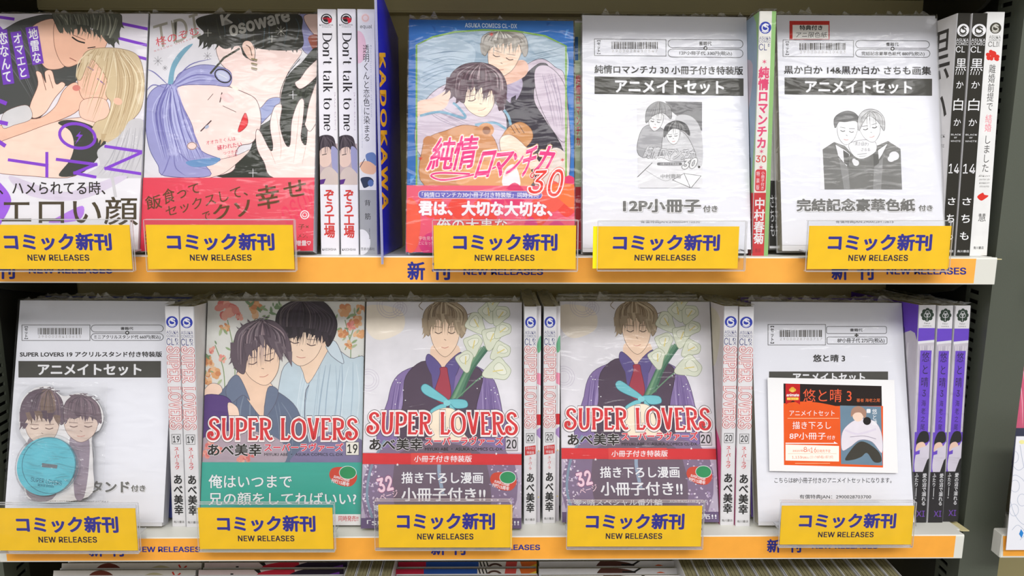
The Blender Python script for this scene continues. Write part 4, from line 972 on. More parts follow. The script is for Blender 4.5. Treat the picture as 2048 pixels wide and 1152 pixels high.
    p.poly([(846, 290), (862, 272), (890, 262), (930, 250), (974, 262), (996, 300), (990, 372), (850, 372)], (206, 148, 100), True, edge=((130, 84, 56), 1)); p.ell(972, 260, 16, 14, (210, 152, 104)); p.ell(973, 261, 8, 8, (150, 100, 70)); p.ell(858, 284, 12, 12, (200, 140, 94))
    p.poly([(1000, 290), (1014, 258), (1040, 244), (1062, 258), (1064, 280), (1040, 300)], (206, 150, 98), True, edge=((130, 84, 56), 1)); [p.line([(1020+i*9, 250), (1030+i*9, 266)], 1.4, (110, 70, 50)) for i in range(3)]
    p.poly([(1000, 278), (1022, 270), (1050, 292), (1080, 330), (1040, 340), (1006, 310)], (246, 222, 204), True, edge=((140, 100, 90), 1))
    p.poly([(940, 330), (1040, 320), (1060, 372), (920, 372)], (226, 168, 116), True); p.poly([(1010, 340), (1030, 330), (1040, 372), (1006, 372)], WH, True); p.poly([(1100, 300), (1132, 310), (1132, 372), (1070, 372)], (226, 214, 206), True)
    p.line([(833, 372)]+arch[:7]+[(1132, 372)], 3.4, GN)
    p.text('ASUKA COMICS CL-DX', (930, 46, 1034, 55), (206, 222, 236), .014, skew=2); 
    for cx, cy in ((983, 69), (841, 317), (1125, 320)): p.text('＊', (cx-4, cy-4, cx+4, cy+4), (214, 52, 50), .02)
    p.bag('title_lettering'); MG = (232, 62, 136)
    def ttl(body, q, b=.028): p.text(body, q, MG, b, [(.062, (246, 190, 130)), (.038, WH)], shear=.12)
    p.line([(1010, 326), (960, 346), (890, 360), (862, 352), (880, 346), (940, 348)], 7, (246, 226, 220), smooth=True); p.line([(1010, 326), (960, 346), (890, 360), (862, 352), (880, 346), (940, 348)], 3.6, MG, smooth=True)
    ttl('純', [(868, 276), (912, 274), (908, 338), (852, 342)], .018); ttl('情', [(914, 272), (958, 270), (952, 334), (902, 342)], .018); ttl('ロ', [(962, 304), (994, 300), (980, 354), (948, 356)]); ttl('マ', [(994, 306), (1030, 302), (1012, 352), (984, 356)]); ttl('ン', [(1026, 306), (1050, 302), (1040, 342), (1010, 350)]); ttl('チ', [(1050, 296), (1078, 290), (1066, 346), (1040, 356)]); ttl('カ', [(1080, 290), (1116, 294), (1096, 346), (1066, 346)])
    p.text('の', (1060, 344, 1078, 358), (220, 60, 60), .02, [(.06, WH)]); p.flush(o)
    b = band(o, w, f, 372, None, (226, 52, 96)); p = Print(f, (0, w, 0, h), base=.00093).bag('band_print'); R = random.Random(9)
    for i in range(26):
        x, y, r = R.uniform(815, 1150), R.uniform(380, 500), R.uniform(14, 34)
        p.poly([(x, y-r), (x+r*.9, y), (x, y+r), (x-r*.9, y)], R.choice(((232, 74, 60), (222, 56, 110), (238, 96, 80), (214, 52, 124))), True)
    p.poly([(1100, 372), (1152, 372), (1152, 420), (1120, 400)], (242, 120, 60), True); p.poly([(815, 400), (840, 420), (836, 490), (815, 500)], (238, 96, 70), True)
    p.rrect(837, 382, 1084, 397, 7, (112, 106, 190), WH, .8, 1); p.text('「純情ロマンチカ30小冊子付き特装版」同時発売', (844, 384.5, 1077, 395), WH, .01, skew=1)
    p.text('君は、大切な大切な、', (838, 402, 1104, 431), WH, .02, [(.06, (206, 60, 110)), (.03, WH)], skew=2); p.text('俺の大事な', (874, 437, 1014, 464), WH, .01, [(.05, (206, 60, 90))])
    p.text('宇佐見を', (838, 473, 868, 481), (240, 200, 200), -.005); p.text('とになった', (838, 483, 868, 490), (240, 200, 200), -.005)
    p.text('30', [(1066, 342), (1128, 338), (1124, 396), (1054, 386)], (226, 60, 52), .0, [(.045, (236, 120, 90)), (.03, WH)], shear=.15); p.flush(b)
c_book()

# ---- flat logo used on the two volumes
LG = ((.35, (60, 56, 60), None), (.30, (244, 238, 238), None), (.18, (212, 54, 58), .11))
def badge(p, x, y, s=1.0):
    p.poly([(x-27*s, y+4*s), (x-20*s, y-8*s), (x, y-10*s), (x+24*s, y-2*s), (x+28*s, y+14*s), (x+16*s, y+28*s), (x-6*s, y+26*s), (x-22*s, y+16*s)], (206, 74, 54), True)
    p.ell(x+10*s, y+1*s, 17*s, 13*s, (46, 146, 92)); p.ring(x+10*s, y+1*s, 17*s, 13*s, 1, WH)
    p.text('SUPER LOVERS', [(x-17*s, y+6*s), (x+14*s, y+15*s), (x+12*s, y+20*s), (x-19*s, y+11*s)], WH, .02)
    p.text('刊行15周年', [(x-22*s, y+12*s), (x+14*s, y+21*s), (x+12*s, y+29*s), (x-24*s, y+20*s)], WH, .025)

def l2_book():
    o = front_book('comic_book', 'volume 19 comic with pale flowers, two figures and a teal paper band', 'book', P['L2'], .013, seed=27)
    w, h = P['L2'][4], P['L2'][5]; f = Plane(mw(o)); p = Print(f, (0, w, 0, h)).bag('cover_art'); R = random.Random(5)
    p.rect(390, 590, 740, 1060, (222, 222, 218))
    PKs = [(226, 148, 138), (238, 176, 160), (216, 120, 116)]; ORs = [(222, 168, 120), (232, 190, 150), (208, 140, 96)]; GRs = [(150, 172, 130), (176, 190, 150), (124, 150, 112)]
    for x0, y0, x1, y1 in ((455, 640, 470, 780), (510, 630, 490, 680), (690, 640, 700, 740), (710, 620, 690, 700), (430, 690, 450, 780)): p.line([(x0, y0), ((x0+x1)/2+6, (y0+y1)/2), (x1, y1)], 2, (140, 160, 120), smooth=True)
    for x, y, r, cs in ((455, 618, 24, PKs), (478, 632, 10, PKs), (512, 618, 18, ORs), (424, 700, 8, PKs), (444, 718, 9, PKs), (415, 722, 14, ORs), (425, 745, 16, ORs), (690, 622, 16, ORs), (714, 640, 16, ORs), (702, 652, 11, PKs), (684, 668, 12, ORs), (718, 668, 12, ORs), (724, 618, 12, ORs), (700, 690, 10, ORs), (558, 616, 10, GRs), (414, 762, 12, ORs), (450, 655, 11, ORs)): flower(p, x, y, r, cs, R, 12)
    for i in range(46):
        x, y = R.choice(((R.uniform(408, 480), R.uniform(650, 790)), (R.uniform(672, 732), R.uniform(620, 730)), (R.uniform(486, 560), R.uniform(606, 650))))
        a = R.random()*3.1; l = R.uniform(4, 9); p.poly([(x-l*math.cos(a), y-l*math.sin(a)), (x-l*.35*math.sin(a), y+l*.35*math.cos(a)), (x+l*math.cos(a), y+l*math.sin(a)), (x+l*.35*math.sin(a), y-l*.35*math.cos(a))], R.choice(GRs), True, n=3)
    I3 = (96, 92, 110)
    # plain figure right: pale blue shirt
    p.poly([(560, 760), (590, 716), (640, 700), (662, 690), (700, 716), (736, 730), (740, 930), (560, 930)], (196, 212, 222), True, edge=(I3, 1))
    p.strands([(600, 730), (586, 800), (580, 900)], [(720, 726), (716, 800), (700, 920)], 14, 2, [(214, 226, 234), (172, 190, 204), (160, 178, 194)], 5, 6)
    p.poly([(600, 716), (640, 690), (662, 686), (650, 712), (618, 766), (606, 744)], (244, 216, 192), True, edge=(I3, .8)); p.poly([(652, 686), (672, 684), (688, 726), (668, 716), (656, 702)], (206, 220, 230), True, edge=(I3, 1)); p.line([(618, 770), (610, 800), (612, 930)], 1.4, I3, smooth=True); p.ell(611, 797, 2, 2, (150, 160, 170))
    gface(p, 606, 686, 76, 86, 8, (246, 220, 198), (92, 70, 70)); p.ell(648, 680, 8, 13, (244, 212, 188))
    p.poly([(550, 664), (554, 628), (572, 608), (606, 598), (648, 604), (672, 636), (672, 666), (656, 694), (646, 672), (628, 670), (606, 664), (590, 674), (570, 680), (562, 700), (552, 688)], (56, 46, 54), True, edge=(BK, 1))
    p.strands([(600, 600), (562, 626), (562, 690)], [(610, 600), (670, 636), (654, 688)], 36, 2.2, [(84, 72, 82), (40, 32, 38), (104, 92, 96), (66, 54, 66)], 6, 3)
    p.fringe([(560, 660), (590, 660), (630, 664), (662, 676)], 15, 22, 6, [(56, 46, 54), (44, 36, 42)], 4, -3)
    # plain figure left: dark blue shirt
    p.poly([(430, 800), (460, 764), (476, 752), (520, 776), (560, 786), (600, 830), (606, 930), (408, 930), (402, 860)], (104, 116, 140), True, edge=(I3, 1)); p.strands([(450, 780), (440, 840), (450, 920)], [(570, 800), (590, 850), (590, 920)], 12, 2.2, [(84, 94, 118), (128, 140, 160)], 6, 6)
    p.poly([(474, 744), (500, 740), (546, 772), (530, 806), (526, 836), (500, 806), (484, 776)], (240, 208, 184), True, edge=(I3, .8)); p.poly([(460, 760), (478, 752), (500, 800), (486, 790), (462, 806), (452, 784)], (112, 124, 148), True, edge=(I3, 1)); p.poly([(536, 776), (556, 780), (552, 804), (540, 824), (528, 836)], (112, 124, 148), True, edge=(I3, 1))
    gface(p, 522, 722, 76, 92, -12, (244, 214, 190), (92, 70, 70)); p.ell(492, 712, 7, 12, (240, 206, 182))
    p.poly([(466, 700), (474, 664), (500, 644), (540, 640), (566, 656), (582, 690), (580, 722), (566, 704), (548, 690), (530, 676), (522, 690), (502, 704), (494, 722), (488, 748), (470, 736), (464, 716)], (104, 90, 100), True, edge=((60, 48, 58), 1))
    p.strands([(520, 642), (482, 670), (478, 740)], [(530, 642), (574, 670), (576, 716)], 36, 2.2, [(140, 126, 134), (76, 64, 74), (160, 140, 146), (92, 76, 88)], 7, 4)
    p.fringe([(494, 696), (524, 676), (556, 690), (580, 708)], 13, 32, 6, [(104, 90, 100), (88, 74, 84), (124, 110, 118)], 4, 8); p.fringe([(468, 690), (470, 716), (482, 740)], 6, 20, 6, [(104, 90, 100)], 5, -10); p.fringe([(480, 664), (510, 646), (540, 640)], 6, -12, 6, [(104, 90, 100)], 6, -8)
    p.poly([(402, 790), (420, 768), (440, 770), (444, 784), (424, 796), (404, 800)], (244, 214, 194), True, edge=(I3, .8)); p.poly([(401, 800), (440, 790), (464, 806), (462, 850), (440, 880), (401, 890)], (92, 66, 128), True, edge=((50, 36, 80), 1)); p.poly([(456, 806), (476, 816), (478, 846), (462, 846)], (244, 216, 196), True, edge=(I3, .8))
    p.poly([(401, 880), (480, 860), (560, 880), (560, 930), (401, 930)], (176, 160, 172), True)
    for x, y in ((418, 890), (410, 910), (480, 918), (498, 914), (436, 900)): flower(p, x, y, 12, PKs, R, 8)
    p.poly([(600, 900), (660, 864), (724, 880), (740, 930), (590, 930)], (130, 122, 158), True)
    p.bag('title_lettering'); glyphs(p, 'SUPER LOVERS', (418, 838, 716, 878), LG)
    p.text('あべ美幸', (416, 887, 524, 912), (44, 40, 36), .03, [(.03, WH)]); p.text('スーパーラヴァーズ', (529, 886, 687, 903), (218, 62, 80), .035, [(.045, WH)])
    p.text('MIYUKI ABE ・ ASUKA COMICS CL-DX', (529, 906, 686, 911.5), BK, -.004); p.rect(692, 884, 718, 910, (232, 228, 218)); p.line([(692, 884), (718, 884), (718, 910), (692, 910)], .8, GR, closed=True); p.text('19', (695, 888, 715, 906), BK, .012); p.flush(o)
    b = band(o, w, f, 925, None, (58, 168, 152)); p = Print(f, (0, w, 0, h), base=.00093).bag('band_print')
    p.rect(390, 1028, 730, 1062, (238, 236, 236)); p.text('俺はいつまで', (418, 949, 584, 976), WH, .012, [(.03, (40, 130, 120))]); p.text('兄の顔をしてればいい?', (418, 984, 713, 1010), WH, .012, [(.03, (40, 130, 120))]); p.text('」同時発売!!', (668, 1031, 717, 1042), (206, 66, 70), .01)
    badge(p, 686, 944); p.flush(b)
    behind(P['L2'], 2, 'wrapped copy stacked behind the teal-banded volume 19', 'copies behind the teal-banded volume 19', .013, .013, dxs=[.001, .0015])
l2_book()

def l3_book():
    o = front_book('comic_book', 'left copy of volume 20 with white flower bouquet, beside the teal-banded volume', 'book', P['L3'], .013, seed=29)
    w, h = P['L3'][4], P['L3'][5]; f = Plane(mw(o)); p = Print(f, (0, w, 0, h)).bag('cover_art'); R = random.Random(6)
    p.rect(710, 590, 1060, 1070, (226, 224, 230)); I3 = (80, 64, 96)
    p.poly([(734, 612), (800, 620), (806, 660), (760, 680), (734, 660)], (238, 228, 214), True)
    for cx, cy, r in ((780, 610, 26), (736, 760, 22), (800, 618, 14)):
        for k in range(3): p.ring(cx, cy, r-k*5, r-k*5, .9, (200, 192, 208))
    # plain figure: violet shirt, dark vest, red tie
    p.poly([(768, 900), (776, 800), (796, 750), (850, 726), (900, 712), (960, 736), (988, 760), (1004, 820), (1008, 900)], (134, 114, 164), True, edge=(I3, 1))
    p.strands([(790, 770), (780, 830), (782, 880)], [(816, 750), (806, 820), (810, 880)], 8, 2, [(160, 142, 188), (108, 88, 142)], 3, 4); p.strands([(966, 750), (968, 820), (970, 880)], [(992, 780), (1000, 830), (1000, 880)], 8, 2, [(160, 142, 188), (108, 88, 142)], 4, 4)
    p.poly([(812, 752), (850, 722), (872, 760), (898, 800), (922, 760), (946, 734), (966, 752), (952, 820), (956, 880), (800, 880), (806, 810)], (86, 70, 88), True, edge=((50, 36, 52), 1))
    p.poly([(866, 690), (914, 690), (918, 716), (892, 742), (864, 720)], (240, 210, 186), True); p.poly([(858, 708), (884, 736), (870, 758), (852, 726)], (100, 88, 146), True, edge=(I3, 1)); p.poly([(922, 704), (916, 742), (900, 762), (888, 736)], (100, 88, 146), True, edge=(I3, 1)); p.poly([(862, 740), (884, 744), (880, 800), (866, 776)], (100, 88, 146)); p.poly([(896, 744), (912, 746), (906, 790), (896, 800)], (100, 88, 146))
    p.poly([(880, 736), (893, 735), (896, 748), (902, 790), (888, 808), (868, 792), (880, 748)], (168, 66, 82), True, edge=((110, 36, 50), 1))
    gface(p, 890, 664, 60, 92, 0, (244, 216, 192), (100, 80, 70)); 
    p.poly([(848, 660), (846, 632), (858, 612), (886, 602), (918, 608), (934, 628), (932, 660), (922, 676), (916, 652), (900, 642), (880, 636), (864, 648), (858, 672)], (168, 150, 126), True, edge=((104, 86, 66), 1))
    p.strands([(884, 603), (856, 620), (856, 668)], [(892, 603), (930, 624), (924, 668)], 30, 1.9, [(200, 184, 156), (140, 120, 96), (118, 100, 80)], 8, 3)
    p.fringe([(860, 644), (880, 632), (906, 640), (926, 656)], 11, 26, 5, [(168, 150, 126), (150, 132, 108), (190, 172, 146)], 4, 3); p.fringe([(848, 640), (850, 660), (856, 672)], 4, 16, 4, [(168, 150, 126)], 5, -6); p.fringe([(860, 616), (888, 604), (920, 612)], 6, -10, 5, [(168, 150, 126)], 6, 4); p.line([(846, 620), (838, 612), (844, 604)], 1.4, (140, 120, 96), smooth=True); p.line([(934, 630), (944, 626)], 1.4, (140, 120, 96))
    # bouquet
    for x in range(9): p.line([(900+x*3, 800-x), (930+x*2, 740), (948+x*5, 700-x*2)], 2.6, R.choice([(96, 138, 112), (124, 164, 130), (70, 112, 92)]), smooth=True)
    p.line([(904, 806), (950, 764), (980, 740)], 2.4, (110, 150, 120), smooth=True)
    LI, LE = (222, 226, 208), (150, 160, 130)
    for cx, cy, a, s in ((952, 648, -40, 1.1), (946, 690, 0, 1.05), (982, 676, 10, 1.1), (1004, 660, 40, .9), (976, 625, -20, 1.0), (1000, 630, 25, 1), (1000, 702, 50, 1.0), (930, 722, -10, 1.0), (994, 740, 70, 1.3), (986, 604, 10, .8)):
        r = math.radians(a); g = lambda x, y: (cx+s*(x*math.cos(r)-y*math.sin(r)), cy+s*(x*math.sin(r)+y*math.cos(r)))
        p.poly([g(-4, 22), g(-14, 4), g(-18, -10), g(-6, -16), g(8, -20), g(18, -8), g(12, 6), g(4, 22)], LI, True, edge=(LE, .9)); p.poly([g(-10, -6), g(-2, -12), g(10, -12), g(8, -2), g(-4, 4)], (234, 236, 222), True, edge=(LE, .7)); p.line([g(0, 6), g(3, -8)], 2.4, (226, 210, 140))
    for t in ([(890, 806), (852, 790), (842, 776), (852, 768), (876, 784), (896, 800)], [(896, 800), (930, 800), (934, 814), (910, 816)], [(884, 808), (860, 822), (866, 836), (892, 816)], [(900, 808), (914, 826), (902, 832)]): p.poly(t, (120, 196, 206), True, edge=((60, 130, 146), 1))
    p.ell(894, 806, 7, 6, (140, 208, 216)); p.poly([(858, 840), (880, 818), (912, 822), (930, 870), (960, 900), (880, 905)], (244, 230, 208), True, edge=((150, 120, 110), .9))
    for i in range(16): p.ell(R.choice((R.uniform(790, 815), R.uniform(950, 1000))), R.uniform(750, 830), 1.1, 1.1, WH)
    p.poly([(722, 905), (1045, 905), (1045, 1060), (722, 1060)], (184, 172, 192)); p.poly([(760, 900), (1010, 900), (1000, 1060), (750, 1060)], (132, 114, 142), True); p.poly([(800, 905), (960, 905), (966, 1060), (810, 1060)], (112, 96, 112), True)
    for i in range(150):
        x, y = R.choice(((R.uniform(722, 760), R.uniform(930, 1040)), (R.uniform(980, 1044), R.uniform(920, 1040)))); p.ell(x, y, R.uniform(1.5, 3.4), R.uniform(1.2, 2.4), R.choice([(206, 190, 212), (226, 214, 228), (170, 150, 184)]), R.random()*180, 6)
    p.line([(770, 880), (744, 930), (734, 990), (746, 1040)], 5, (130, 150, 170), smooth=True); p.line([(882, 905), (878, 940), (886, 990)], 7, (150, 168, 190), smooth=True)
    p.poly([(716, 906), (1046, 908), (1046, 930), (716, 928)], hgrad(720, (214, 52, 56), 1045, (206, 48, 54))); p.rect(862-40, 906, 862+80, 929, (220, 74, 70))
    p.text('小冊子付き特装版', (828, 911, 944, 924), WH, .012, shear=.1); p.text('★', (792, 926, 798, 932), WH, 0); p.text('★', (990, 904, 995, 910), WH, 0)
    p.text('32', [(752, 958), (782, 950), (788, 980), (758, 986)], (240, 208, 222), .03, [(.03, (150, 90, 130))]); p.text('ページ', [(758, 989), (794, 979), (797, 992), (762, 1001)], (236, 204, 218), .01)
    p.text('描き下ろし漫画', (803, 944, 966, 967), WH, .02, [(.035, (96, 80, 104))]); p.text('小冊子付き!!', (803, 975, 971, 1003), WH, .02, [(.035, (96, 80, 104))])
    p.text('零×晴スペシャル番外編', (747, 1010, 928, 1023), WH, .008, [(.03, (96, 80, 104))]); p.text('2025年8月31日までの', (942, 1011, 1021, 1018), WH, -.005)
    p.rect(700, 1036, 1060, 1062, (104, 86, 122)); p.text('「SUPER LOVERS」同時発売!!', (734, 1040, 1038, 1051), WH, .01); badge(p, 1006, 954, .95)
    p.bag('title_lettering'); glyphs(p, 'SUPER LOVERS', [(738, 826), (1034, 826), (1036, 868), (736, 866)], LG)
    p.text('あべ美幸', (739, 876, 846, 901), (44, 40, 36), .03, [(.03, (236, 232, 236))]); p.text('スーパーラヴァーズ', (850, 873, 1007, 891), (218, 52, 68), .035, [(.05, WH)])
    p.text('MIYUKI ABE ・ ASUKA COMICS CL-DX', (850, 895, 1005, 901), BK, -.004); p.rect(1011, 875, 1035, 901, (206, 198, 206)); p.line([(1011, 875), (1035, 875), (1035, 901), (1011, 901)], .8, GR, closed=True); p.text('20', (1013, 879, 1033, 897), BK, .012)
    p.flush(o)
    behind(P['L3'], 2, 'wrapped copy stacked behind the left copy of volume 20', 'copies behind the left volume 20', .013, .013, dxs=[.0005, .001])
    # the right copy: the same comic once more
    c = o.copy(); col.objects.link(c)
    for ch in o.children:
        k = ch.copy(); col.objects.link(k); k.parent = c
    X0, y0, lean, roll, w_, h_, z = P['L4']
    c.location = (X0, y0, z); c.rotation_euler = (-math.radians(lean), -math.radians(roll), 0)
    c['label'] = 'right copy of volume 20 with the white flower bouquet cover, between two pairs of spines'
    behind(P['L4'], 3, 'wrapped copy stacked behind the right copy of volume 20', 'copies behind the right volume 20', .013, .013, dxs=[.001, -.001, .002])
l3_book()

# ------------------------------------------------------------------ spine-out comics
def sp_kai(key, label, seed):
    o = spine_book('comic_book', label, 'book', P[key], seed=seed, wrap=False); w, h = P[key][4:6]
    p = sprint(37, 18, 508, w, h).bag('spine_print'); W = 37
    p.rect(0, 18, 37, 508, (232, 230, 236)); p.ell(18, 37, 11, 10, (40, 36, 38)); p.ring(18, 37, 8, 7, 1.6, WH); p.poly([(19, 34), (28, 36), (28, 43), (22, 46)], (206, 40, 60)); p.text('MAG', (10, 34, 20, 38), (200, 40, 60), .01)
    p.text('KAIOHSHA', (4, 47, 31, 50.5), BK, -.005); p.text('COMICS', (9, 51.5, 27, 54), BK, -.005)
    glyphs(p, "Don't talk to me", [(28, 64), (28, 257), (10, 257), (10, 64)], ((.15, (34, 30, 34), .045),), gap=.1)
    p.text('［ドントトークトゥミー］', (31, 182, 34, 256), (130, 60, 130), -.005, vertical=True)
    p.rect(0, 283, 37, 366, (186, 168, 172)); p.poly([(-4, 276), (10, 266), (28, 270), (34, 290), (40, 300), (40, 310), (26, 300), (10, 304), (-4, 310)], (66, 58, 66), True); p.poly([(2, 296), (18, 290), (26, 306), (20, 326), (6, 330), (-2, 316)], (226, 198, 186), True); p.line([(6, 306), (14, 304)], 1.4, BK)
    p.strands([(8, 268), (2, 286), (0, 306)], [(14, 268), (32, 284), (32, 304)], 10, 1.6, [(40, 34, 42), (96, 86, 94)], 4, 2)
    p.poly([(24, 290), (38, 300), (38, 340), (26, 334)], (156, 156, 196), True); p.poly([(4, 340), (20, 330), (37, 346), (37, 368), (-2, 368)], (206, 190, 184), True); p.poly([(0, 356), (12, 354), (8, 364), (0, 366)], (90, 50, 130)); p.rect(0, 366, 37, 376, (232, 230, 236))
    p.text('ぞう工場', (7, 376, 29, 474), (206, 66, 62), .03, vertical=True, space=.95); p.text('KAIOHSHA', (3, 495, 31, 500), BK, .005); p.flush(o)
sp_kai('B1', 'white spine with black serif title, left one of two alike beside the red-banded comic', 31)
sp_kai('B2', 'white spine with black serif title, right one of two alike, beside the pale spine', 33)
def sp_b3():
    o = spine_book('comic_book', 'pale spine with pink circle and grey foot, against the blue divider', 'book', P['B3'], seed=35, wrap=False); w, h = P['B3'][4:6]
    p = sprint(36, 18, 508, w, h).bag('spine_print'); p.rect(0, 18, 36, 508, (232, 232, 238)); p.ell(2, 92, 16, 32, (236, 196, 214)); p.ell(17, 35, 9, 9, (240, 222, 226)); p.ring(17, 35, 6, 6, 2.4, (236, 196, 190)); p.text('equal', (6, 48, 30, 57), BK, .005)
    p.text('透明くんと恋色に染まる', (11, 87, 24, 278), (44, 42, 46), .0, vertical=True); p.text('Delirium color of love', [(29, 88), (29, 230), (26, 230), (26, 88)], (186, 190, 206), -.01); p.text('with Transparent boy', [(9, 206), (9, 292), (6, 292), (6, 206)], (186, 190, 206), -.01)
    p.poly([(14, 306), (28, 300), (36, 308), (36, 326), (22, 326)], (108, 134, 188), True); p.poly([(2, 322), (20, 318), (36, 330), (30, 344), (8, 340)], (238, 190, 160), True); p.poly([(4, 352), (22, 350), (30, 360), (12, 372), (6, 364)], (52, 62, 88), True); p.ell(24, 362, 6, 7, (94, 120, 180)); p.line([(2, 330), (12, 314)], 1.4, (60, 70, 100))
    p.rect(0, 376, 36, 508, (166, 168, 172)); p.ell(4, 482, 18, 26, (232, 232, 236)); p.text('背', (11, 396, 23, 408), BK, .0); p.text('筋', (11, 423, 23, 436), BK, .0); p.text('恋愛は不思議', (19, 454, 22, 476), (90, 90, 92), -.01, vertical=True); p.text('笠倉出版社', (2, 493, 31, 499), (40, 40, 42), .0); p.flush(o)
sp_b3()
def sp_e():
    o = spine_book('comic_book', 'green and cream spine with pink lettering and red foot between two white sheets', 'book', P['E'], seed=36); w, h = P['E'][4:6]
    p = sprint(34, 22, 508, w, h).bag('spine_print'); PK = (224, 74, 120); p.rect(0, 22, 34, 508, (150, 196, 124)); p.rect(0, 22, 25, 380, (234, 232, 226)); crest(p, 12.5, 54, 12)
    p.text('ASUKA', (1, 71, 24, 77), (58, 62, 130), 0); p.text('COMIC', (1, 78, 24, 83), (58, 62, 130), 0); p.text('CL', (1, 85, 17, 98), (58, 62, 130), 0); p.text('D', (19, 85, 23, 91), (58, 62, 130), 0)
    for y in (120, 297, 329): p.text('＊', (9, y-4, 17, y+4), PK, .03)
    p.text('純情ロマンチカ', (2, 130, 23, 290), PK, .02, [(.02, PK)], vertical=True); p.text('30', (2, 305, 23, 319), (214, 70, 70), .01); p.rrect(2, 333, 24, 377, 5, (214, 64, 72))
    p.text('小冊子付き', (14, 337, 21, 374), WH, .0, vertical=True); p.text('特装版', (4, 337, 11, 374), WH, .0, vertical=True, space=1.3); p.rect(0, 380, 25, 508, (206, 56, 62)); p.text('中村春菊', (2, 390, 24, 484), WH, .025, vertical=True); p.text('書店', (6, 493, 18, 501), (150, 40, 50), 0); p.flush(o)
    q = Print(lambda x, y: ((x)/100*.127, h*(1-(y-22)/486)), (0.001, .127, 0, h), 'x', 0, -1).bag('side_art'); q.rect(0, 22, 100, 508, (150, 192, 130)); q.poly([(6, 40), (60, 40), (70, 200), (50, 380), (8, 380)], (150, 170, 190), True); q.poly([(10, 120), (40, 110), (50, 200), (20, 230)], (190, 178, 190), True); q.rect(0, 380, 100, 508, (206, 60, 64)); q.flush(o)
sp_e()
def sp_h(key, label, seed, side):
    o = spine_book('comic_book', label, 'book', P[key], cover=M_WHITE, seed=seed, wrap=False); w, h = P[key][4:6]
    p = sprint(27, 26, 509, w, h).bag('spine_print'); p.rect(0, 26, 27, 509, (42, 40, 34)); crest(p, 13.5, 59, 12.5, WH, (60, 58, 52))
    p.text('ASUKA', (1, 75, 26, 81), WH, 0); p.text('COMIC', (1, 82, 26, 88), WH, 0); p.text('CL', (1, 90, 20, 102), WH, 0); p.text('黒', (3, 114, 25, 138), WH, .0); 
    for i in range(4): p.line([(5+i*5, 139), (4+i*5, 145)], 1, WH)
    p.text('か', (7, 158, 22, 172), WH, 0); p.text('白', (4, 192, 24, 216), WH, .0); p.text('か', (7, 232, 22, 246), WH, 0); p.text('BLACK', (3, 262, 24, 265), WH, 0); p.text('or', (10, 268, 16, 271), WH, 0); p.text('WHITE', (3, 275, 24, 278), WH, 0)
    p.text('14', (3, 322, 25, 341), WH, 0); p.text('さ', (6, 390, 22, 405), WH, .01); p.text('ち', (6, 424, 22, 441), WH, .01); p.text('も', (6, 460, 22, 476), WH, .01); p.text('角川書店', (3, 497, 25, 502), WH, 0); p.flush(o)
    if side:
        q = Print(lambda x, y: (x/100*.127, h*(1-(y-26)/483)), (0.001, .127, 0, h), 'x', 0, -1).bag('side_art'); q.rect(0, 26, 100, 509, (222, 220, 220))
        for y0, y1, ch in ((50, 150, '黒'), (170, 260, 'か')): q.text(ch, [(34, y0), (5, y0), (5, y1), (34, y1)], (60, 56, 52), .0)
        q.text('BLACK', [(17, 262), (5, 262), (5, 268), (17, 268)], GR, 0); q.text('WHITE', [(17, 282), (5, 282), (5, 288), (17, 288)], GR, 0); q.flush(o)
sp_h('H1', 'black spine with white crest, number 14, left one with the white cover side showing', 37, True)
sp_h('H2', 'black spine with white crest, number 14, next to the white spine at the post', 39, True)
def sp_h3():
    o = spine_book('comic_book', 'white spine with red flowers and dark crest, right end of the upper shelf', 'book', P['H3'], seed=41, wrap=False); w, h = P['H3'][4:6]
    p = sprint(36, 25, 508, w, h).bag('spine_print'); p.rect(0, 25, 36, 508, (230, 230, 230)); crest(p, 20, 56, 11, (70, 66, 56), (200, 198, 190)); p.text('ASUKA', (9, 70, 31, 76), GR, -.005); p.text('COMICS', (9, 77, 31, 81), GR, -.005); p.text('CL', (8, 82, 23, 92), GR, 0); p.text('DX', (24, 82, 30, 92), GR, -.01)
    R = random.Random(2); [p.ell(18+R.uniform(-9, 9), 108+R.uniform(-8, 8), 5, 4, (216, 50, 40), R.random()*90, 8) for _ in range(12)]
    p.text('離婚前提で', (13, 126, 26, 216), (70, 68, 66), .0, vertical=True); p.text('結婚', (13, 224, 26, 258), (232, 130, 146), .0, vertical=True); p.text('しました', (14, 266, 26, 338), (70, 68, 66), .0, vertical=True)
    for i, t in enumerate(('Rikon', 'zentei de', 'kekkon', 'shimashita')): p.text(t, (8+i, 344+i*7, 30, 348+i*7), (120, 118, 116), -.01, shear=.3)
    p.poly([(8, 388), (18, 380), (22, 384), (30, 386), (24, 392), (16, 396)], (216, 50, 40), True); p.text('慧', (13, 422, 28, 438), (60, 58, 56), .0); p.text('角川書店', (8, 489, 28, 495), BK, .01); p.flush(o)
sp_h3()
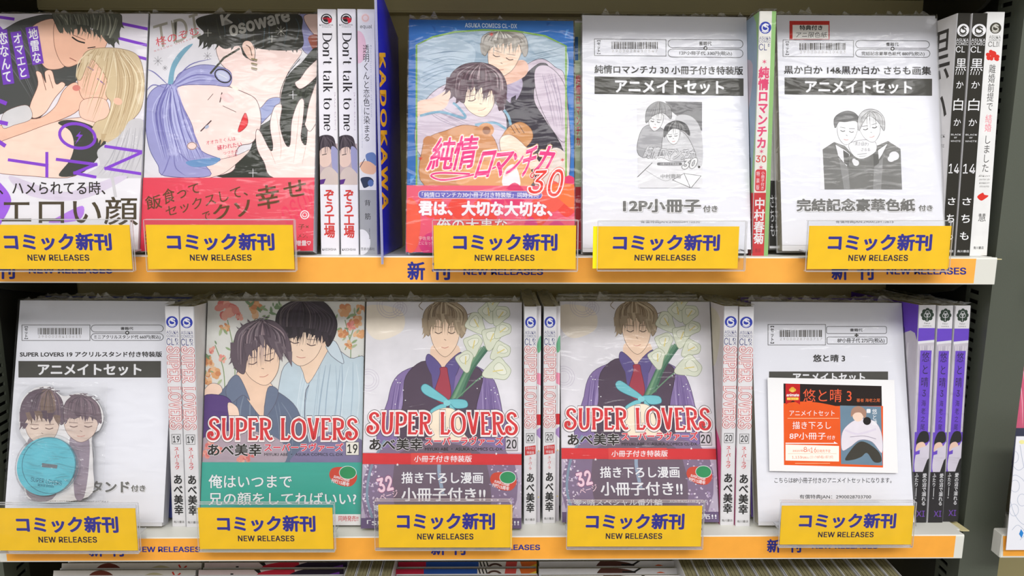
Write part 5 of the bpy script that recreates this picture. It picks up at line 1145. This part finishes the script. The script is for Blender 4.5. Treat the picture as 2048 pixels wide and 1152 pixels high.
def sp_sl(key, label, seed, num, strip=False, red=False, side=None, wrap=True):
    o = spine_book('comic_book', label, 'book', P[key], seed=seed, wrap=wrap); w, h = P[key][4:6]
    p = sprint(27, 613, 1052, w, h).bag('spine_print'); p.rect(0, 613, 27, 1052, (230, 229, 232)); crest(p, 13, 644, 11.5); imprint(p, 13, 661, 23, (60, 64, 130), k=.95)
    W1 = 27
    glyphs(p, 'SUPER LOVERS', [(24, 693), (24, 856), (3, 856), (3, 693)], ((.22, (204, 62, 66), None), (.12, (244, 238, 238), None)))
    p.line([(5, 866), (22, 866), (22, 885), (5, 885)], .8, GR, closed=True); p.text(num, (7, 869, 20, 882), BK, .01)
    if red: p.quad([(2, 893), (25, 890), (25, 908), (2, 911)], (206, 62, 62)); p.text('小冊子付き', (4, 893, 23, 899), WH, 0); p.text('特装版', (6, 902, 22, 908), WH, 0); p.text('スーパーラ', (10, 914, 17, 940), (214, 66, 72), .015, vertical=True)
    else: p.text('スーパーラヴ', (9, 892, 18, 936), (214, 66, 72), .02, vertical=True)
    p.text('あべ美幸', (5, 947, 23, 1028), BK, .03, vertical=True); p.text('角川書店', (3, 1040, 24, 1045), GR, 0); p.flush(o)
    if side == 'back':
        q = Print(lambda x, y: (x/100*.127, h*(1-(y-613)/439)), (0.001, .127, 0, h), 'x', w, 1).bag('side_print'); q.rect(0, 613, 100, 1052, (222, 221, 222))
        for k in range(16): q.rect(46+k*2.6, 640, 47.4+k*2.6, 668, BK); q.rect(46+k*2.6, 690, 47.2+k*2.6, 716, BK)
        q.text('9784041', (48, 672, 84, 677), BK, 0); q.rect(60, 730, 80, 736, GR); q.poly([(50, 760), (60, 752), (58, 780)], BK); q.flush(o)
    if side == 'front':
        q = Print(lambda x, y: (x/100*.127, h*(1-(y-613)/439)), (0.001, .127, 0, h), 'x', 0, -1).bag('side_print'); q.rect(0, 613, 100, 1052, (214, 208, 212)); q.rect(0, 900, 100, 1052, (170, 156, 178)); q.poly([(0, 900), (40, 860), (60, 1052), (0, 1052)], (226, 90, 150), True); q.poly([(10, 640), (50, 630), (60, 720), (20, 740)], (212, 206, 190), True); q.flush(o)
    return o
sp_sl('S1', 'white volume 19 spine with red lettering, left of a pair beside the acrylic stand set', 43, '19')
sp_sl('S2', 'white volume 19 spine with red lettering, right of a pair, barcode side showing', 45, '19', side='back')
for key, lab in (('T1', 'volume 20 spine with small red box, left of the pair between bouquet covers'), ('T2', 'volume 20 spine with small red box, right of the pair between bouquet covers')):
    t_ = sp_sl(key, lab, 46, '20', red=True)
    # booklet slipped in beside the book
    X0, y0, lean, roll, w, h, z = P[key]
    b = MB().box(w+.0003, w+.0034, .004, .12, 0, h-.001).build('booklet', M_WHITE, t_)
    p = Print(lambda x, y: (w+.0003+x/9*.0031, h*(1-(y-613)/439)), (w+.0003, w+.0034, 0, h), 'y', .004, -1).bag('booklet_print')
    p.rect(0, 613, 9, 1052, (226, 224, 228)); p.poly([(0, 690), (5, 676), (9, 674), (9, 700), (2, 706)], (112, 180, 140), True); p.poly([(0, 746), (9, 748), (9, 772), (0, 768)], (236, 150, 176)); p.rect(0, 830, 9, 852, (206, 52, 60)); p.poly([(0, 862), (9, 856), (9, 880), (0, 872)], (170, 140, 196)); p.rect(0, 905, 9, 1052, (190, 186, 194)); p.line([(3, 613), (3, 1052)], .5, GR); [p.ell(5, y, 2, 2, (200, 180, 130)) for y in (905, 1000)]
    p.flush(b)
sp_sl('U1', 'volume 20 spine without red box, beside the right bouquet cover', 48, '20', side='front')
sp_sl('U2', 'volume 20 spine without red box, against the white sheet with orange advert', 49, '20', side='front')
def sp_v(key, label, seed, side):
    o = spine_book('comic_book', label, 'book', P[key], seed=seed); w, h = P[key][4:6]
    p = sprint(34, 611, 1045, w, h).bag('spine_print'); PU = (112, 72, 206)
    p.rect(0, 611, 34, 1045, (206, 200, 210)); p.rect(0, 611, 34, 656, (232, 230, 234)); R = random.Random(1)
    for k in range(8): p.ell(17+9*math.cos(k*.785), 630+9*math.sin(k*.785), 4.6, 4.6, (38, 58, 44), 0, 10)
    p.ell(17, 630, 10, 10, (38, 58, 44)); [p.ring(17+3*math.cos(a), 629+3*math.sin(a), 4, 4, .9, WH, n=14) for a in (0.5, 2.6, 4.7)]; p.line([(17, 634), (17, 642)], .9, WH)
    p.text('fleur', (11, 645, 24, 648), GR, -.01); p.text('comics', (9, 650, 26, 653), GR, -.01); p.rect(0, 656, 34, 682, PU); p.poly([(0, 682), (34, 679), (34, 684), (0, 687)], WH)
    p.strands([(2, 690), (6, 770), (2, 850)], [(32, 690), (28, 770), (32, 850)], 8, 3, [(226, 222, 230), (182, 176, 192)], 3, 2)
    p.rect(6, 700, 29, 866, PU); p.text('悠と晴', (10, 703, 25, 772), (40, 26, 60), -.004, vertical=True, space=1.2); p.text('3', (14, 778, 21, 791), (40, 26, 60), -.004); p.text('海老之尾', (13, 798, 22, 858), (40, 26, 60), -.004, vertical=True, space=1.2)
    p.rect(2, 862, 34, 942, (112, 76, 200)); p.poly([(6, 880), (14, 862), (28, 862), (32, 878), (24, 884), (14, 882), (8, 890)], BK, True); p.poly([(8, 886), (20, 882), (26, 892), (18, 904), (6, 902)], (238, 204, 184), True); p.poly([(8, 900), (26, 890), (34, 884), (34, 942), (6, 942)], (216, 210, 224), True); p.poly([(4, 902), (14, 898), (14, 906), (5, 908)], (110, 74, 200)); p.poly([(22, 942), (30, 918), (34, 914), (34, 942)], BK)
    p.rect(0, 942, 34, 1045, (30, 27, 30)); p.text('愛の沼で溺れる', (22, 945, 31, 1010), WH, .012, vertical=True); p.text('ふたり', (6, 945, 14, 972), WH, .01, vertical=True); p.rect(9.5, 974, 10.7, 992, WH); p.text('。', (8, 994, 11, 997), WH, 0); p.text('XI', (13, 1021, 30, 1033), (122, 70, 190), .0)
    p.flush(o)
    if side:
        q = Print(lambda x, y: (x/100*.127, h*(1-(y-611)/434)), (0.001, .127, 0, h), 'x', 0, -1).bag('side_print'); q.rect(0, 611, 100, 1045, PU); q.poly([(0, 684), (30, 686), (70, 720), (100, 760), (100, 942), (0, 942)], (206, 200, 212), True); q.strands([(10, 690), (12, 760), (20, 900)], [(80, 740), (60, 820), (80, 930)], 9, 3, [(186, 178, 196), (224, 220, 228)], 3, 5); q.rect(0, 942, 100, 1045, (30, 27, 30)); q.poly([(0, 900), (60, 880), (100, 942), (0, 942)], (60, 54, 70), True); q.flush(o)
sp_v('V1', 'purple spine with dark rose emblem, left one of three, its purple cover side showing', 51, True)
sp_v('V2', 'purple spine with dark rose emblem, middle one of three on the lower shelf', 53, False)
sp_v('V3', 'purple spine with dark rose emblem, right one of three, next to the slotted post', 55, False)

# ------------------------------------------------------------------ blue divider
a = at(763, 520, -.004)
dv = thing('shelf_divider', 'tall blue publisher divider with yellow lettering standing on the upper shelf', 'divider', None, (a.x, -.004, .0212), (0, 0, math.radians(1.2)))
MB().extrude([(0, -.006), (.006, -.0002), (.145, -.0118), (.145, .172), (.0, .196)], 0, .0012).build('divider_plate', M_BLUE, dv)
MB().box(-.0003, .0015, -.0005, .0002, -.006, .197).build('clear_edging', M_ACEDGE, dv)
q = Plane(mw(dv), 'x', .0012)
def fdv(x, y): return q(x, y)
p = Print(fdv, None, 'x', .0012, 1).bag('divider_lettering')
p.text('KADOKAWA', [(771, 106), (777, 419), (764, 419), (758, 106)], (250, 184, 24), .03, space=1.12)
p.flush(dv)

M_PAGE2 = mat('olive_page_edges', (150, 143, 108), .95, noise=.3, nscale=160)  # darker, more olive page tone for the low stock

# ------------------------------------------------------------------ stock under the lower shelf: face-out stacks seen from above
def stock_stack(x0px, x1px, label, group, paint, seed, ks=(0, 1, 2, 3)):
    L = math.radians(20); zt = -.2595
    xa, xb = at(x0px, 1140, .05).x, at(x1px, 1140, .05).x; w = min(xb-xa, .128); h = (zt+.4338-.0037)/math.cos(L)
    for k in ks:
        yt = .0215+.0118*k; y0 = yt-h*math.sin(L)
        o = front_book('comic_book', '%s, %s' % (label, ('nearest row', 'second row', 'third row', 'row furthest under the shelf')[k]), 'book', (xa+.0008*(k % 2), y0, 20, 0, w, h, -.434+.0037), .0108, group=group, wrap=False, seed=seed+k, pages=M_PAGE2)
        p = Print(lambda x, y: (x/100*w, h-y/1000), (0, w, 0, h)).bag('cover_art'); paint(p); p.flush(o)
def pa(p):
    p.rect(0, 0, 100, 40, (226, 220, 214)); p.poly([(22, 14), (26, 3), (34, 0), (42, 4), (46, 14)], (112, 52, 36), True); p.poly([(60, 8), (70, 2), (80, 6), (74, 12)], (196, 186, 150), True); p.line([(84, 2), (86, 6), (89, 3)], 1.2, (206, 60, 40))
def pb(p):
    p.rect(0, 0, 100, 40, (226, 206, 206)); p.rect(22, 3, 24, 6, BK); p.poly([(38, 0), (46, 8), (42, 0)], BK); p.poly([(40, 4), (52, 0), (66, 0), (60, 12), (40, 14)], (206, 40, 64), True); p.poly([(58, 8), (72, 0), (100, 0), (100, 14), (60, 14)], (40, 28, 50), True); p.poly([(90, 4), (97, 2), (98, 12), (92, 12)], (120, 60, 170))
def pc(p):
    p.rect(0, 0, 100, 40, (232, 226, 222)); p.rect(0, 0, 20, 40, (196, 30, 66)); p.rect(20, 0, 58, 40, (38, 84, 170)); [p.line([(59+i*2.4, 0), (61+i*2.4, 7), (64+i*2, 14)], .9, BK, smooth=True) for i in range(3)]; p.ring(70, 6, 5, 4, 1.6, (90, 62, 52)); p.poly([(78, 0), (86, 0), (84, 14), (76, 14)], (214, 80, 72)); p.poly([(88, 0), (100, 0), (100, 14), (92, 14)], (226, 110, 40)); p.poly([(90, 6), (100, 2), (100, 8)], (240, 200, 60))
def pd(p):
    p.rect(0, 0, 100, 40, (230, 228, 232)); p.poly([(12, 12), (18, 4), (24, 12)], (226, 96, 40), True); p.poly([(40, 14), (44, 0), (56, 0), (66, 2), (70, 6), (64, 8), (66, 14)], (88, 52, 44), True); p.line([(60, 3), (68, 3), (72, 0)], 1.4, BK); p.poly([(80, 8), (86, 3), (93, 7), (88, 13)], (226, 96, 40), True)
stock_stack(114, 396, 'white comic with brown hair cover stocked low', 'white comics stocked low on the left', pa, 200)
stock_stack(402, 690, 'pink and red comic stocked low', 'pink and red comics stocked low', pb, 210)
stock_stack(793, 1072, 'blue and crimson comic stocked low', 'blue comics stocked low in the middle', pc, 220)
stock_stack(1077, 1356, 'white comic with orange flowers stocked low', 'white orange-flowered comics stocked low', pd, 230)
def stock_tops(x0px, x1px, n, label, group, seed):
    R = random.Random(seed); xa, xb = at(x0px, 1135, .03).x, at(x1px, 1135, .03).x; t = (xb-xa)/n
    proto = None; x = xa
    for i in range(n):
        if proto is None:
            proto = thing('comic_book', label, 'book', group, (xa, .012, -.434), (0, 0, 0)); w = t-.0009; h = .183
            MB().box(0, .0004, 0, .127, 0, h).box(w-.0004, w, 0, .127, 0, h).box(.0004, w-.0004, 0, .0004, 0, h).build('cover', M_WHITE, proto)
            pb_ = MB()
            for j in range(6): pb_.box(.0005+(w-.001)*j/6, .0005+(w-.001)*(j+1)/6-.00012, .001, .126, .001, h-.0012-.0005*(j % 2))
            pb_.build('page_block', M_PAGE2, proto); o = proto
        else:
            o = proto.copy(); col.objects.link(o)
            for ch in proto.children: c = ch.copy(); col.objects.link(c); c.parent = o
        o.location = (xa+t*i, .012+R.uniform(-.002, .002), -.434); o.scale = (1, 1, 1+R.uniform(-.004, .01))
stock_tops(693, 789, 4, 'comic showing only page tops, low between the pink and blue stacks', 'low standing comics between the stacks', 5)
stock_tops(1362, 1790, 15, 'comic showing only page tops, low under the right half', 'low standing comics on the right', 6)

# ------------------------------------------------------------------ the next bay to the right
bay = thing('shelf_bay', 'edge of the neighbouring shelf bay with white shelf and orange strip, right frame edge', 'shelving', None, (.40, 0, -1.5))
zl = -GAP
def bx(*a): return MB().box(a[0]-.40, a[1]-.40, a[2], a[3], a[4]+1.5, a[5]+1.5)
xl = at(2001, 1100, 0).x
bx(xl, .9, 0, .012, zl, zl+.0205).build('shelf_lip', M_METAL, bay, bevel=.0006); bx(.431, .9, .012, .17, zl+.004, zl+.0195).build('shelf_deck', M_METAL, bay)
bx(.43, .9, .172, .176, -1.5, .62).build('back_panel', M_BACK, bay); bx(.9, .93, .03, .17, -1.5, .62).build('upright', M_FRAME, bay)
bx(.431, .9, .0, .17, zl-.235, zl-.22).build('lower_deck', M_METAL, bay); bx(.431, .9, .0, .17, -.0, .012).build('upper_deck', M_METAL, bay)
T = Plane(Matrix.Identity(4)); p = Print(lambda x, y: (T(x, y)[0]-.40, T(x, y)[1]+1.5), None, base=.0001).bag('label_strip')
p.rect(2006, 1072, 2500, 1112, ORANGE2); p.flush(bay)
a = at(2012, 1100, -.004)
sh_ = thing('sketch_sheet', 'white sheet with faint line drawing and blue gem, cut by the right frame edge', 'paper sheet', None, (a.x, -.004, a.z), (-math.radians(3), 0, 0))
q = Plane(mw(sh_)); hh = q(2020, 873)[1]
MB().box(0, .07, 0, .0005, 0, hh).build('paper', M_PAPER, sh_); p = Print(q, (0, .07, 0, hh)).bag('line_drawing'); LG2 = (176, 186, 206)
for t in ([(2030, 880), (2022, 900), (2026, 930), (2040, 940), (2060, 920)], [(2018, 960), (2030, 950), (2048, 962), (2060, 990)], [(2020, 1000), (2030, 1030), (2050, 1050), (2080, 1040)], [(2040, 890), (2050, 940), (2070, 960)], [(2024, 1060), (2036, 1050), (2050, 1066), (2040, 1080)]): p.line(t, .9, LG2, smooth=True)
for x, y in ((2028, 914), (2030, 972), (2028, 1020), (2044, 1000)): p.ring(x, y, 9, 12, .8, LG2)
p.poly([(2042, 1058), (2047, 1066), (2043, 1076), (2038, 1068)], (40, 130, 206)); p.ell(2044, 884, 6, 4, (238, 232, 160)); p.text('©LUMA', (2020, 1092, 2060, 1096), (120, 120, 124), -.01) if False else None
p.flush(sh_)
a = at(2034, 1050, .02)
ob = front_book('comic_book', 'pink-clad comic cover at the right frame edge above the sketch sheet', 'book', (.4335, .028, 14, 0, .128, .184, zl+.0225), .012, seed=61)
f = Plane(mw(ob)); p = Print(f, (0, .128, 0, .184)).bag('cover_art'); p.rect(1990, 560, 2500, 1200, (232, 214, 210)); p.poly([(2030, 700), (2040, 690), (2100, 700), (2110, 800), (2040, 850), (2028, 800)], (238, 150, 176), True)
p.poly([(2030, 760), (2060, 740), (2100, 820), (2050, 870), (2030, 850)], (214, 96, 130), True); p.poly([(2036, 640), (2080, 600), (2100, 690), (2046, 700)], (240, 196, 170), True); p.rect(1990, 856, 2500, 1200, (52, 58, 82)); p.strands([(2034, 740), (2036, 800), (2040, 850)], [(2070, 730), (2080, 800), (2070, 850)], 8, 2, [(252, 200, 214), (206, 80, 120)], 3, 3); p.flush(ob)
